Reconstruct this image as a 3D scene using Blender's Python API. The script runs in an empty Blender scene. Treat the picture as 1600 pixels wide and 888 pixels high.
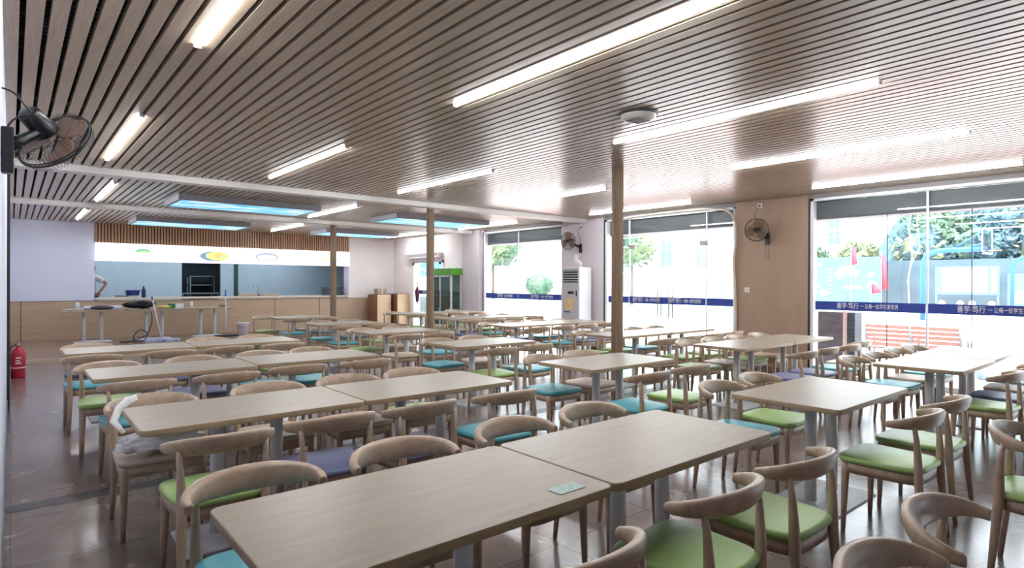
import bpy, bmesh, math, random
from mathutils import Vector, Matrix
R = math.radians
rnd = random.Random(7)
sc = bpy.context.scene
C = sc.collection

# ------------------------------------------------------------------ camera, world, sun, exposure
cam = bpy.data.objects.new('camera', bpy.data.cameras.new('camera'))
C.objects.link(cam)
yaw, pit, rol = R(40.22), R(-0.11), R(0.21)
f = Vector((math.sin(yaw)*math.cos(pit), math.cos(yaw)*math.cos(pit), math.sin(pit)))
r0 = Vector((math.cos(yaw), -math.sin(yaw), 0)); u0 = r0.cross(f)
rr = math.cos(rol)*r0 + math.sin(rol)*u0; uu = -math.sin(rol)*r0 + math.cos(rol)*u0
m = Matrix(((rr.x, uu.x, -f.x, 0), (rr.y, uu.y, -f.y, 0), (rr.z, uu.z, -f.z, 1.49), (0, 0, 0, 1)))
cam.matrix_world = m
cam.data.sensor_width = 36; cam.data.lens = 36*926.0/1600
cam.data.clip_start = 0.02; cam.data.clip_end = 400
sc.camera = cam
SKY = 3.4; SUN = 3.0; LAMP = 36.0
w = bpy.data.worlds.new('world'); sc.world = w; w.use_nodes = True
bg = w.node_tree.nodes['Background']; bg.inputs[0].default_value = (0.86, 0.93, 1.0, 1); bg.inputs[1].default_value = SKY
sun = bpy.data.objects.new('sun', bpy.data.lights.new('sun', 'SUN')); C.objects.link(sun)
sun.data.energy = SUN; sun.data.angle = R(1.5); sun.data.color = (1, 0.95, 0.88)
sun.rotation_euler = Vector((0.62, 0.30, -0.95)).to_track_quat('-Z', 'Y').to_euler()
sc.view_settings.view_transform = 'Standard'; sc.view_settings.look = 'None'
sc.view_settings.exposure = 1.35; sc.view_settings.gamma = 1.0; sc.view_settings.use_curve_mapping = False
sc.cycles.max_bounces = 8; sc.cycles.diffuse_bounces = 4; sc.cycles.glossy_bounces = 3
sc.cycles.transparent_max_bounces = 16; sc.cycles.caustics_reflective = False; sc.cycles.caustics_refractive = False
sc.cycles.sample_clamp_indirect = 6

# ------------------------------------------------------------------ materials
def lin(c):
    return tuple(((v/255)/12.92 if v/255 <= 0.04045 else ((v/255+0.055)/1.055)**2.4) for v in c) + (1,)
MATS = {}
def mat(name, c, rough=0.5, metal=0, emit=None, es=0, spec=0.5, coat=0, noise=None, bump=None):
    if name in MATS: return MATS[name]
    M = bpy.data.materials.new(name); M.use_nodes = True; nt = M.node_tree; b = nt.nodes['Principled BSDF']
    b.inputs['Base Color'].default_value = lin(c); b.inputs['Roughness'].default_value = rough
    b.inputs['Metallic'].default_value = metal; b.inputs['Specular IOR Level'].default_value = spec
    if coat: b.inputs['Coat Weight'].default_value = coat; b.inputs['Coat Roughness'].default_value = 0.2
    if emit: b.inputs['Emission Color'].default_value = lin(emit); b.inputs['Emission Strength'].default_value = es
    tc = nt.nodes.new('ShaderNodeTexCoord')
    if noise:   # (second colour, scale xyz, detail)
        c2, s3, det = noise
        mp = nt.nodes.new('ShaderNodeMapping'); mp.inputs['Scale'].default_value = s3
        oi = nt.nodes.new('ShaderNodeObjectInfo'); ml = nt.nodes.new('ShaderNodeMath'); ml.operation = 'MULTIPLY'; ml.inputs[1].default_value = 37
        nt.links.new(oi.outputs['Random'], ml.inputs[0]); nt.links.new(ml.outputs[0], mp.inputs['Location'])
        nz = nt.nodes.new('ShaderNodeTexNoise'); nz.inputs['Scale'].default_value = 1; nz.inputs['Detail'].default_value = det; nz.inputs['Roughness'].default_value = 0.6
        rp = nt.nodes.new('ShaderNodeValToRGB'); rp.color_ramp.elements[0].position = 0.32; rp.color_ramp.elements[1].position = 0.68
        rp.color_ramp.elements[0].color = lin(c); rp.color_ramp.elements[1].color = lin(c2)
        nt.links.new(tc.outputs['Object'], mp.inputs[0]); nt.links.new(mp.outputs[0], nz.inputs['Vector'])
        nt.links.new(nz.outputs['Fac'], rp.inputs[0]); nt.links.new(rp.outputs[0], b.inputs['Base Color'])
    if bump:
        nb = nt.nodes.new('ShaderNodeTexNoise'); nb.inputs['Scale'].default_value = bump[0]; nb.inputs['Detail'].default_value = 3
        bp_ = nt.nodes.new('ShaderNodeBump'); bp_.inputs['Strength'].default_value = bump[1]; bp_.inputs['Distance'].default_value = 0.01
        nt.links.new(tc.outputs['Object'], nb.inputs['Vector']); nt.links.new(nb.outputs['Fac'], bp_.inputs['Height']); nt.links.new(bp_.outputs[0], b.inputs['Normal'])
    MATS[name] = M
    return M

def floor_mat(name, base):
    M = bpy.data.materials.new(name); M.use_nodes = True; nt = M.node_tree; b = nt.nodes['Principled BSDF']; L = nt.links.new
    tc = nt.nodes.new('ShaderNodeTexCoord')
    n1 = nt.nodes.new('ShaderNodeTexNoise'); n1.inputs['Scale'].default_value = 1.6; n1.inputs['Detail'].default_value = 8; n1.inputs['Roughness'].default_value = 0.65; n1.inputs['Distortion'].default_value = 1.2
    L(tc.outputs['Object'], n1.inputs['Vector'])
    rp = nt.nodes.new('ShaderNodeValToRGB'); e = rp.color_ramp.elements
    e[0].position = 0.28; e[0].color = lin(base[0]); e[1].position = 0.72; e[1].color = lin(base[2])
    k = e.new(0.5); k.color = lin(base[1]); L(n1.outputs['Fac'], rp.inputs[0])
    br = nt.nodes.new('ShaderNodeTexBrick'); br.offset = 0; br.inputs['Scale'].default_value = 1
    br.inputs['Brick Width'].default_value = 0.8; br.inputs['Row Height'].default_value = 0.8; br.inputs['Mortar Size'].default_value = 0.004
    br.inputs['Color1'].default_value = (1, 1, 1, 1); br.inputs['Color2'].default_value = (.86, .86, .87, 1); br.inputs['Mortar'].default_value = (.35, .33, .33, 1)
    L(tc.outputs['Object'], br.inputs['Vector'])
    mx = nt.nodes.new('ShaderNodeMix'); mx.data_type = 'RGBA'; mx.blend_type = 'MULTIPLY'; mx.inputs[0].default_value = 1
    L(rp.outputs[0], mx.inputs[6]); L(br.outputs[0], mx.inputs[7]); L(mx.outputs[2], b.inputs['Base Color'])
    mr = nt.nodes.new('ShaderNodeMapRange'); mr.inputs[3].default_value = 0.16; mr.inputs[4].default_value = 0.34
    L(n1.outputs['Fac'], mr.inputs[0]); L(mr.outputs[0], b.inputs['Roughness'])
    n2 = nt.nodes.new('ShaderNodeTexNoise'); n2.inputs['Scale'].default_value = 9; n2.inputs['Detail'].default_value = 4
    bp_ = nt.nodes.new('ShaderNodeBump'); bp_.inputs['Strength'].default_value = 0.1; bp_.inputs['Distance'].default_value = 0.01
    L(tc.outputs['Object'], n2.inputs['Vector']); L(n2.outputs['Fac'], bp_.inputs['Height']); L(bp_.outputs[0], b.inputs['Normal'])
    b.inputs['Specular IOR Level'].default_value = 0.7; b.inputs['Coat Weight'].default_value = 0.4; b.inputs['Coat Roughness'].default_value = 0.18
    return M
def glass_mat(name, tint=(0.97, 0.99, 0.99), ior=1.45):
    M = bpy.data.materials.new(name); M.use_nodes = True; nt = M.node_tree; nt.nodes.clear(); L = nt.links.new
    o = nt.nodes.new('ShaderNodeOutputMaterial'); t = nt.nodes.new('ShaderNodeBsdfTransparent'); g = nt.nodes.new('ShaderNodeBsdfGlossy')
    t.inputs[0].default_value = tint + (1,); g.inputs['Roughness'].default_value = 0.01
    fr = nt.nodes.new('ShaderNodeFresnel'); ge = nt.nodes.new('ShaderNodeNewGeometry'); mr = nt.nodes.new('ShaderNodeMapRange')
    mr.inputs[3].default_value = ior; mr.inputs[4].default_value = 1/ior; L(ge.outputs['Backfacing'], mr.inputs[0]); L(mr.outputs[0], fr.inputs[0]); mx = nt.nodes.new('ShaderNodeMixShader')
    L(fr.outputs[0], mx.inputs[0]); L(t.outputs[0], mx.inputs[1]); L(g.outputs[0], mx.inputs[2]); L(mx.outputs[0], o.inputs[0])
    return M
GL = glass_mat('window_glass'); GLF = glass_mat('fridge_glass', (0.72, 0.8, 0.78), 1.5)
SLAT = mat('slat_woodgrain', (182, 162, 140), 0.3, spec=0.5, coat=0.38, noise=((160, 142, 122), (60, 3, 3), 4))
DARKROOF = mat('dark_roof_deck', (116, 100, 104), 0.8, noise=((40, 34, 36), (6, 6, 6), 3))
WALLW = mat('white_paint_skylight_tint', (226, 228, 246), 0.7, noise=((222, 224, 242), (2, 2, 2), 3))  # white walls, with the bluish skylight tint put into the colour
WALLP = mat('white_paint_window_tint', (246, 238, 236), 0.7, noise=((243, 234, 232), (2, 2, 2), 3))  # white walls, with the bright pinkish window light put into the colour
WALLP2 = mat('white_paint_pier_tint', (218, 208, 212), 0.7, noise=((212, 202, 206), (2, 2, 2), 3))  # greyer copy of the wall white, light beside the windows put in
TAN = mat('tan_wall_board', (172, 145, 123), 0.55, noise=((163, 136, 115), (3, 3, 1), 4))
DADO = mat('beige_wood_panel', (198, 171, 145), 0.45, noise=((188, 161, 135), (2, 8, 20), 4))
DARKLINE = mat('dark_joint', (60, 50, 45), 0.6)
BEAM = mat('white_beam_paint', (240, 236, 232), 0.55, noise=((230, 226, 222), (3, 12, 12), 3))
TRIMW = mat('white_frame', (232, 232, 236), 0.4)
STEELD = mat('dark_frame', (42, 44, 50), 0.4)
SHUT = mat('shutter_grey', (92, 94, 96), 0.5, noise=((80, 82, 86), (3, 1.5, 6), 4))
BAND = mat('blue_band', (38, 62, 150), 0.45)
WHITE = mat('white_lettering', (245, 245, 250), 0.5)
TOP = mat('tabletop_laminate', (168, 155, 138), 0.36, noise=((155, 142, 126), (4, 26, 4), 5))
EDGE = mat('tabletop_edge', (176, 154, 124), 0.4, noise=((164, 142, 113), (6, 6, 40), 3))
POST = mat('post_grey_white', (232, 234, 236), 0.35, noise=((218, 220, 224), (9, 9, 3), 4))
BASE = mat('base_plate_white', (216, 216, 220), 0.4, noise=((190, 190, 196), (12, 12, 12), 5))
OAK = mat('chair_oak', (190, 166, 142), 0.36, coat=0.15, noise=((166, 142, 120), (10, 40, 10), 5))
SEATS = {'G': mat('green_vinyl', (158, 188, 114), 0.38, noise=((146, 178, 104), (7, 7, 7), 4), bump=(14, .25)),
         'T': mat('teal_vinyl', (92, 172, 182), 0.38, noise=((82, 162, 174), (7, 7, 7), 4), bump=(14, .25)),
         'P': mat('slate_purple_vinyl', (118, 122, 156), 0.45, noise=((110, 114, 148), (7, 7, 7), 4), bump=(14, .25)),
         'C': mat('cream_vinyl', (198, 178, 160), 0.42, noise=((188, 168, 150), (7, 7, 7), 4), bump=(14, .25))}
SEATNAME = {'G': 'green', 'T': 'teal', 'P': 'slate-purple', 'C': 'cream'}
BLACK = mat('black_plastic', (24, 24, 27), 0.35)
DGREY = mat('dark_grey_plastic', (60, 60, 64), 0.45)
WIRE = mat('dark_wire', (52, 46, 44), 0.35, metal=0.4)
LEDM = mat('led_diffuser', (255, 255, 255), 0.5, emit=(246, 250, 255), es=LAMP)
ALU = mat('lamp_aluminium', (196, 198, 204), 0.4)
COLW = mat('column_woodgrain', (158, 134, 110), 0.42, noise=((136, 112, 90), (20, 20, 2), 4))
ACW = mat('ac_casing', (226, 224, 226), 0.4); ACG = mat('ac_front_grey', (196, 192, 194), 0.45)

# ------------------------------------------------------------------ mesh helpers
class MB:
    def __init__(s): s.bm = bmesh.new()
    def _f(s, vs, smooth=False, mi=0):
        try:
            fc = s.bm.faces.new(vs); fc.smooth = smooth; fc.material_index = mi
        except ValueError: pass
    def box(s, x0, x1, y0, y1, z0, z1, mi=0):
        v = [s.bm.verts.new((x, y, z)) for z in (z0, z1) for y in (y0, y1) for x in (x0, x1)]
        for q in ((0, 2, 3, 1), (4, 5, 7, 6), (0, 1, 5, 4), (2, 6, 7, 3), (0, 4, 6, 2), (1, 3, 7, 5)): s._f([v[i] for i in q], False, mi)
        return s
    def rbox(s, x0, x1, y0, y1, z0, z1, b=0.01, mi=0):
        bm2 = bmesh.new(); mb = MB.__new__(MB); mb.bm = bm2; mb.box(x0, x1, y0, y1, z0, z1, mi)
        bmesh.ops.recalc_face_normals(bm2, faces=bm2.faces)
        bmesh.ops.bevel(bm2, geom=list(bm2.edges), offset=b, segments=2, affect='EDGES', profile=0.6)
        return s.merge(bm2)
    def merge(s, bm2, M=None):
        mp = {}
        for v in bm2.verts: mp[v] = s.bm.verts.new((M @ v.co) if M else v.co)
        for fc in bm2.faces: s._f([mp[v] for v in fc.verts], fc.smooth, fc.material_index)
        bm2.free(); return s
    def rings(s, rings, close=True, caps=True, smooth=True, mi=0, cap_mi=None):
        V = [[s.bm.verts.new(p) for p in rg] for rg in rings]; n = len(V[0])
        for a, b in zip(V[:-1], V[1:]):
            for i in range(n if close else n-1):
                j = (i+1) % n; s._f([a[i], a[j], b[j], b[i]], smooth, mi)
        if caps:
            cm = mi if cap_mi is None else cap_mi
            s._f(list(reversed(V[0])), False, cm); s._f(V[-1], False, cm)
        return s
    def tube(s, pts, rad, n=10, sx=1, mi=0, caps=True):
        pts = [Vector(p) for p in pts]; rs = rad if isinstance(rad, (list, tuple)) else [rad]*len(pts); rg = []
        up = None
        for i, p in enumerate(pts):
            d = (pts[min(i+1, len(pts)-1)] - pts[max(i-1, 0)]).normalized()
            if up is None:
                up = Vector((0, 0, 1)) if abs(d.z) < 0.9 else Vector((0, 1, 0))
            a = d.cross(up); a = a.normalized() if a.length > 1e-4 else Vector((1, 0, 0)); b = a.cross(d).normalized(); up = b
            rg.append([p + a*math.cos(t)*rs[i]*sx + b*math.sin(t)*rs[i] for t in [2*math.pi*k/n for k in range(n)]])
        return s.rings(rg, caps=caps, mi=mi)
    def lathe(s, prof, c=(0, 0, 0), n=24, mi=0, axis=None):
        q = Vector((0, 0, 1)).rotation_difference(Vector(axis).normalized()) if axis else None; rg = []
        for r_, z in prof:
            ring = [Vector((r_*math.cos(t), r_*math.sin(t), z)) for t in [2*math.pi*k/n for k in range(n)]]
            rg.append([(q @ p if q else p) + Vector(c) for p in ring])
        return s.rings(rg, mi=mi)
    def prism(s, outline, z0, z1, mi=0, smooth=False):
        return s.rings([[(x, y, z0) for x, y in outline], [(x, y, z1) for x, y in outline]], mi=mi, smooth=smooth)
    def slab(s, outline, z0, z1, b, seg=3, mi=0, mi_side=None, crown=0):
        """rounded-edge slab over a convex outline"""
        n = len(outline); cx = sum(p[0] for p in outline)/n; cy = sum(p[1] for p in outline)/n
        def inset(d):
            out = []
            for x, y in outline:
                v = Vector((x-cx, y-cy)); l = v.length; out.append((cx+v.x*(l-d)/l, cy+v.y*(l-d)/l))
            return out
        lv = []
        for k in range(seg+1):
            t = math.pi/2*k/seg; lv.append((b*(1-math.sin(t)), z0+b*(1-math.cos(t))))
        for k in range(seg+1):
            t = math.pi/2*k/seg; lv.append((b*(1-math.cos(t)), z1-b*(1-math.sin(t))))
        ms = mi if mi_side is None else mi_side
        s.rings([[(x, y, z) for x, y in inset(d)] for d, z in lv], mi=ms, caps=False)
        V = inset(lv[0][0]); s._f([s.bm.verts.new((x, y, z0)) for x, y in reversed(V)], False, ms)
        V = inset(lv[-1][0])
        if crown:
            rg = [[(cx+(x-cx)*k, cy+(y-cy)*k, z1+crown*(1-k*k)) for x, y in V] for k in (1, .75, .5, .25, .05)]
            s.rings(rg, caps=False, mi=mi); s._f([s.bm.verts.new(p) for p in rg[-1]], True, mi)
        else: s._f([s.bm.verts.new((x, y, z1)) for x, y in V], False, mi)
        return s
    def build(s, name, m, parent=None, weld=True):
        if weld: bmesh.ops.remove_doubles(s.bm, verts=s.bm.verts, dist=0.00005)
        bmesh.ops.recalc_face_normals(s.bm, faces=s.bm.faces)
        me = bpy.data.meshes.new(name); s.bm.to_mesh(me); s.bm.free()
        for k in (m if isinstance(m, (list, tuple)) else [m]): me.materials.append(k)
        o = bpy.data.objects.new(name, me); C.objects.link(o)
        if parent: o.parent = parent
        return o
def rrect(x0, x1, y0, y1, r, n=5):
    o = []
    for cx, cy, a in ((x1-r, y1-r, 0), (x0+r, y1-r, 90), (x0+r, y0+r, 180), (x1-r, y0+r, 270)):
        for k in range(n): t = R(a+90*k/(n-1)); o.append((cx+r*math.cos(t), cy+r*math.sin(t)))
    return o
def tag(o, label=None, cat=None, group=None, kind=None):
    if label: o['label'] = label
    if cat: o['category'] = cat
    if group: o['group'] = group
    if kind: o['kind'] = kind
    return o
def empty(name, loc=(0, 0, 0), rz=0):
    o = bpy.data.objects.new(name, None); C.objects.link(o); o.location = loc; o.rotation_euler = (0, 0, rz); return o
def struct(name, mb, m, parent=None):
    o = mb.build(name, m, parent)
    if not parent: o['kind'] = 'structure'
    return o
KIDS = {}
def copy_tree(o, parent=None):
    c = o.copy(); C.objects.link(c); c.parent = parent
    for ch in list(o.children): copy_tree(ch, c)
    return c
def text(name, s, size, mat_, loc, rot, parent, depth=0.002, align='CENTER'):
    cu = bpy.data.curves.new(name, 'FONT'); cu.body = s; cu.size = size; cu.extrude = depth; cu.align_x = align; cu.align_y = 'CENTER'; cu.resolution_u = 3
    cu.materials.append(mat_); o = bpy.data.objects.new(name, cu); C.objects.link(o); o.location = loc; o.rotation_euler = rot; o.parent = parent
    return o

# ------------------------------------------------------------------ room shell
H = 2.94; XL = -0.035; XR = 9.95; YS = 18.0; YB = -3.2; ZP = 0.065
FLOOR = floor_mat('brown_marble_tile', ((100, 84, 80), (122, 105, 99), (140, 123, 118)))
FLOOR2 = floor_mat('brown_stage_tile', ((136, 109, 93), (152, 124, 108), (164, 136, 120)))
struct('floor', MB().box(-1.6, XR+0.15, YB, 22.0, -0.12, 0), FLOOR)
struct('floor_platform', MB().box(XL, XR, 13.75, YS+0.1, 0.0, ZP), FLOOR2)
struct('trim_1', MB().box(XL, XR, 13.70, 13.75, 0.0, ZP+0.004), mat('step_edge', (196, 176, 156), 0.5))
struct('trim_2', MB().box(XL, XR, 4.97, 5.13, -0.01, 0.0015), mat('grey_floor_strip', (84, 82, 86), 0.3, noise=((70, 68, 72), (3, 3, 3), 3)))
# walls
struct('wall_left', MB().box(XL-0.15, XL, 2.6, YS, 0, 3.4), WALLW)
struct('wall_left_return', MB().box(-1.6, XL-0.15, 2.6, 2.7, 0, 3.4).box(-1.75, -1.6, YB, 2.7, 0, 3.4), WALLW)
struct('wall_back', MB().box(-1.75, XR+0.2, YB-0.15, YB, 0, 3.4), WALLW)
struct('baseboard_left', MB().box(XL, XL+0.008, 2.6, 13.7, 0, 0.10), mat('grey_skirting', (120, 122, 130), 0.5))
# serving wall : solid parts round a wide hatch
S = MB(); S.box(XL, 1.59, YS, YS+0.12, 1.0, 3.4).box(1.59, 8.31, YS+0.04, YS+0.12, 2.0, 3.4)
struct('wall_serving', S, [WALLW])
struct('wall_serving_right', MB().box(8.31, XR, YS, YS+0.12, 1.0, 3.4), WALLP)
S = MB(); S.box(XL, XR, YS-0.03, YS+0.1, ZP, 1.0)
struct('wall_serving_panelling', S, DADO)
S = MB()
for x in (0.18, 5.98, 7.35, 9.0): S.box(x-0.006, x+0.006, YS-0.034, YS-0.029, ZP, 1.0)
S.box(XL, 1.59, YS-0.034, YS-0.0, 0.998, 1.01)
struct('trim_3', S, DARKLINE)
struct('trim_4', MB().rbox(8.29, 8.33, YS-0.02, YS+0.3, 1.0, 2.0, .003), mat('hatch_jamb', (214, 206, 222), .5))
# slatted fascia above the menu
S = MB()
struct('trim_9', MB().box(1.59, 8.31, YS-0.01, YS+0.02, 2.46, H+0.05), mat('fascia_backing', (92, 62, 46), .7))
x = 1.60
while x < 8.29: S.box(x, x+0.045, YS-0.05, YS-0.01, 2.465, H); x += 0.068
struct('trim_5', S, [mat('fascia_slats', (184, 146, 116), 0.45, noise=((160, 122, 94), (30, 30, 2), 3))])
# right (window) wall
PIL = MB(); PIL.box(XR, XR+0.25, 12.94, 15.0, 0, 3.4).box(XR, XR+0.25, 16.70, YS+.12, 0, 3.4).box(XR, XR+0.25, 15.0, 16.70, 2.14, 3.4).box(XR, XR+.25, 15.0, 16.7, 0, ZP)
struct('wall_right', PIL, WALLP)
# pieces of the wall around the glazing
struct('wall_right_pilaster', MB().box(XR-0.10, XR+0.3, 13.05, 13.86, 0, H), WALLP2)
struct('wall_right_pier', MB().box(XR-0.04, XR+0.3, 8.62, 9.88, 0, H+.4), WALLP2)
struct('wall_right_pillar', MB().box(XR-0.04, XR+0.3, 4.26, 5.53, 0, H+.4), TAN)
struct('wall_right_lintel', MB().box(XR-0.02, XR+0.3, YB, 12.96, 2.87, 3.4), mat('lintel_grey', (128, 122, 120), .6))
struct('baseboard_right', MB().box(XR-0.055, XR-0.04, 4.26, 5.53, 0, 0.08).box(XR-0.055, XR-0.04, 8.62, 9.88, 0, 0.08), mat('brown_skirting', (120, 92, 80), .5))

# ceiling slats and deck above
S = MB(); p = 0.1035; x = XL + 0.0
k = 0
xs = []
x = 0.0615-0.1035*16
while x < XR-0.02:
    if x > -1.55: S.box(x, min(x+0.0755, XR-0.015), YB+0.01, YS-0.01, H, H+0.05)
    x += p
struct('ceiling', S, SLAT)
S = MB(); S.box(-1.75, XR+0.6, YB-.15, 22.0, 3.34, 3.5)
y = 0.5
while y < 12: S.box(-1.55, XR, y, y+0.035, 3.27, 3.34); y += 0.085
for yy in (1.9, 6.3, 11.0, 15.5): S.box(-1.55, XR, yy, yy+0.12, 3.02, 3.3)
struct('ceiling_deck', S, DARKROOF)
# white cross beams
struct('beam_ceiling_1', MB().rbox(XL, XR-0.02, 9.14, 9.36, H-0.085, H+0.03, .008), BEAM)
struct('beam_ceiling_2', MB().rbox(XL, XR-0.02, 13.40, 13.62, H-0.085, H+0.03, .008), BEAM)
bpy.data.objects['beam_ceiling_1'].name = 'ceiling_beam'; bpy.data.objects['beam_ceiling_2'].name = 'ceiling_beam.001'

# dark post against the left wall
struct('trim_6', MB().box(XL, XL+0.028, 9.05, 9.14, 0, H-0.09), STEELD)

# kitchen behind the hatch
KW = mat('kitchen_wall_blue_grey', (176, 194, 206), 0.6, noise=((168, 188, 200), (2, 2, 2), 3))
S = MB(); S.box(XL, 4.02, 20.5, 20.6, 0, 3.3).box(5.13, 5.52, 20.5, 20.6, 0, 3.3).box(5.65, 9.3, 20.5, 20.6, 0, 3.3).box(4.02, 5.65, 20.5, 20.6, 2.75, 3.3)
struct('wall_kitchen', S, KW)
S = MB(); S.box(XL-.1, XL, YS, 22.0, 0, 3.4).box(9.3, 9.4, YS+.12, 22.0, 0, 3.4).box(XL-.1, 9.4, 22.0, 22.1, 0, 3.4)
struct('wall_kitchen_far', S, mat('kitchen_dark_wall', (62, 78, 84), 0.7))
struct('floor_kitchen', MB().box(XL, 9.3, YS+0.62, 22, 0.0, 0.17), mat('kitchen_floor', (120, 120, 122), .5))
struct('wall_kitchen_strip', MB().box(5.52, 5.65, 20.49, 20.58, 0, 2.75), mat('dark_green_strip', (20, 66, 70), .5))

KL = mat('kitchen_fill_diffuser', (255, 255, 255), .5, emit=(236, 246, 255), es=12)  # unseen lamps added to brighten the kitchen
for i, x in enumerate((2.2, 4.4, 6.8)):
    t = empty('kitchen_fill_lamp', (x, 19.3, 2.9)); tag(t, 'added unseen kitchen fill lamp behind the menu board, %s from the left' % ('first', 'second', 'third')[i], 'ceiling lamp', 'added kitchen fill lamps')
    MB().rbox(-.62, .62, -.16, .16, 0, .06, .01).build('housing', ALU, t); MB().box(-.6, .6, -.14, .14, -.01, 0).build('diffuser', KL, t)

# glazing : three windows in the right wall
LET = []
def window(n, y0, y1, joints, doors, texts):
    e = empty('window_%d' % n, (XR, (y0+y1)/2, 0)); e['kind'] = 'structure'; oy = -(y0+y1)/2
    g = MB(); g.box(0.03, 0.042, y0+oy, y1+oy, 0.05, 2.87); o = g.build('glass', GL, e)
    fr = MB()
    fr.box(-0.02, 0.09, y0+oy-0.005, y0+oy+0.05, 0, 2.87).box(-0.02, 0.09, y1+oy-0.07, y1+oy+0.005, 0, 2.87).box(-0.01, 0.08, y0+oy, y1+oy, 0, 0.06)
    fr.box(-0.02, 0.08, y0+oy, y1+oy, 2.83, 2.87)
    fr.build('window_frame', TRIMW, e)
    dk = MB(); dk.box(-0.03, -0.02, y1+oy-0.02, y1+oy+0.01, 0, 2.87)
    dk.build('dark_edge', STEELD, e)
    j = MB()
    for y in joints: j.box(0.022, 0.05, y+oy-0.012, y+oy+0.012, 0.05, 2.87)
    if joints: j.build('glazing_joint', mat('joint_white', (226, 236, 246), .4), e)
    b = MB(); cut = [y0+0.05] + sorted(joints) + [y1-0.07]
    for a, c in zip(cut[:-1], cut[1:]): b.box(0.018, 0.024, a+oy+0.014, c+oy-0.014, 1.075, 1.215)
    b.build('blue_band', BAND, e)
    for (ya, yb) in texts:      # ya = start, yb = end of the wording along the wall
        L_ = ya-yb
        for body, size, a_ in (('善学·笃行', 0.105, 0.0), ('一', 0.07, 0.40), ('让每一位学生更优秀', 0.078, 0.475)):
            o = text('lettering', body, size, WHITE, (0.012, ya+oy-a_*L_, 1.145), (R(90), 0, R(-90)), e, align='LEFT')
            LET.append((o, L_*((0.365, 0.055, 0.525)[(a_ > .3)+(a_ > .45)])))
    sh = MB(); sh.rbox(0.10, 0.42, y0+oy-.1, y1+oy+.1, 2.545, 2.93, .02)
    sh.box(0.09, 0.43, y0+oy-.1, y1+oy+.1, 2.535, 2.555); sh.build('shutter_box', SHUT, e)
    return e
window(1, 9.89, 12.98, [11.55], None, [(12.376, 11.766), (11.05, 10.25)])
w2 = window(2, 5.53, 8.61, [7.96, 6.14], None, [(7.86, 7.18), (6.95, 6.25)])
window(3, YB, 4.25, [2.63, -.2], None, [(3.836, 2.987), (2.278, 1.43), (-.7, -1.55)])
bpy.context.view_layer.update()
for o, L_ in LET:      # lettering stretched to the length it has on the band
    wd = o.dimensions.x if o.dimensions.x > 0 else .3
    o.scale.x = L_/wd
# the double glass door inside window 2 : pull bars and patch fittings
SS = mat('stainless', (150, 142, 136), 0.3, metal=0.8)
d = empty('door_1', (XR, 7.05, 0)); d['kind'] = 'structure'
for yy in (7.20, 6.93):
    hb = MB().tube([(-0.035, yy-7.05, 0.80), (-0.035, yy-7.05, 1.36)], 0.014, 10).tube([(-0.035, yy-7.05, 0.9), (0.02, yy-7.05, 0.9)], .008, 8).tube([(-0.035, yy-7.05, 1.26), (0.02, yy-7.05, 1.26)], .008, 8)
    hb.tube([(0.09, yy-7.05, 0.80), (0.09, yy-7.05, 1.36)], 0.014, 10).tube([(0.09, yy-7.05, 0.9), (0.04, yy-7.05, 0.9)], .008, 8).tube([(0.09, yy-7.05, 1.26), (0.04, yy-7.05, 1.26)], .008, 8)
    hb.build('door_handle', SS, d)
MB().box(0.02, 0.052, -0.006, 0.006, 0.06, 2.3).box(0.02, 0.052, -0.92, 0.92, 2.30, 2.308).build('door_joint', mat('joint_white', (226, 236, 246)), d)
for yy in (7.90, 6.21): MB().rbox(0.015, 0.06, yy-7.05-0.09, yy-7.05+0.07, 2.21, 2.30, .004).build('patch_fitting', SS, d)
# dark vertical joints on the near window glass
struct('trim_7', MB().box(XR+0.043, XR+0.05, 3.137, 3.147, 0.05, 2.53), DARKLINE); struct('trim_8', MB().box(XR+0.043, XR+0.05, 2.115, 2.125, 0.05, 2.53), DARKLINE)

# far side door with air curtain
d2 = empty('door_2', (XR, 15.85, ZP)); d2['kind'] = 'structure'
MB().box(-0.03, 0.01, -0.92, -0.85, 0, 2.1).box(-0.03, 0.01, 0.80, 0.88, 0, 2.1).box(-0.03, 0.01, -0.92, 0.88, 2.04, 2.12).build('door_frame', TRIMW, d2)
MB().box(0.02, 0.032, -0.85, 0.80, 0, 2.04).build('door_glass', GL, d2)
MB().box(0.005, 0.012, -0.85, 0.78, 1.06, 1.19).build('blue_band', mat('navy_band', (30, 50, 120), .4), d2)
text('lettering', '善学·笃行', 0.09, WHITE, (0.0, 0.1, 1.125), (R(90), 0, R(-90)), d2)
MB().box(-0.05, -0.02, 0.76, 0.84, 1.98, 2.05).build('hinge', BLACK, d2); MB().box(-0.05, -0.02, -0.8, -0.7, 1.98, 2.05).build('hinge', BLACK, d2)
S = MB()
for i in range(8): S.tube([(-0.04-0.01*(i % 2), 0.30-0.05*i+math.sin(i)*.02, 0.1), (-0.05, 0.34-0.05*i, 1.0)], [0.02, 0.025], 6)
cl = S.build('hanging_plastic_curtain', mat('clear_pvc', (214, 232, 236), .2), d2)
t = empty('air_curtain', (XR-0.02, 15.95, 2.29)); tag(t, 'long white air curtain unit mounted above the far side door', 'air curtain')
MB().rbox(-0.18, 0.0, -1.0, 1.0, -0.04, 0.11, .02).build('casing', mat('aircurtain_white', (222, 214, 214), .4), t)
S = MB()
for i in range(46): S.box(-0.186, -0.178, -0.95+i*0.0415, -0.93+i*0.0415, 0.01, 0.10)
S.build('grille', mat('grille_grey', (150, 146, 150), .5), t)
t = empty('umbrella', (XR-0.1, 16.30, 0.85)); tag(t, 'dark maroon folded umbrella hanging on the far side door', 'umbrella')
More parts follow.
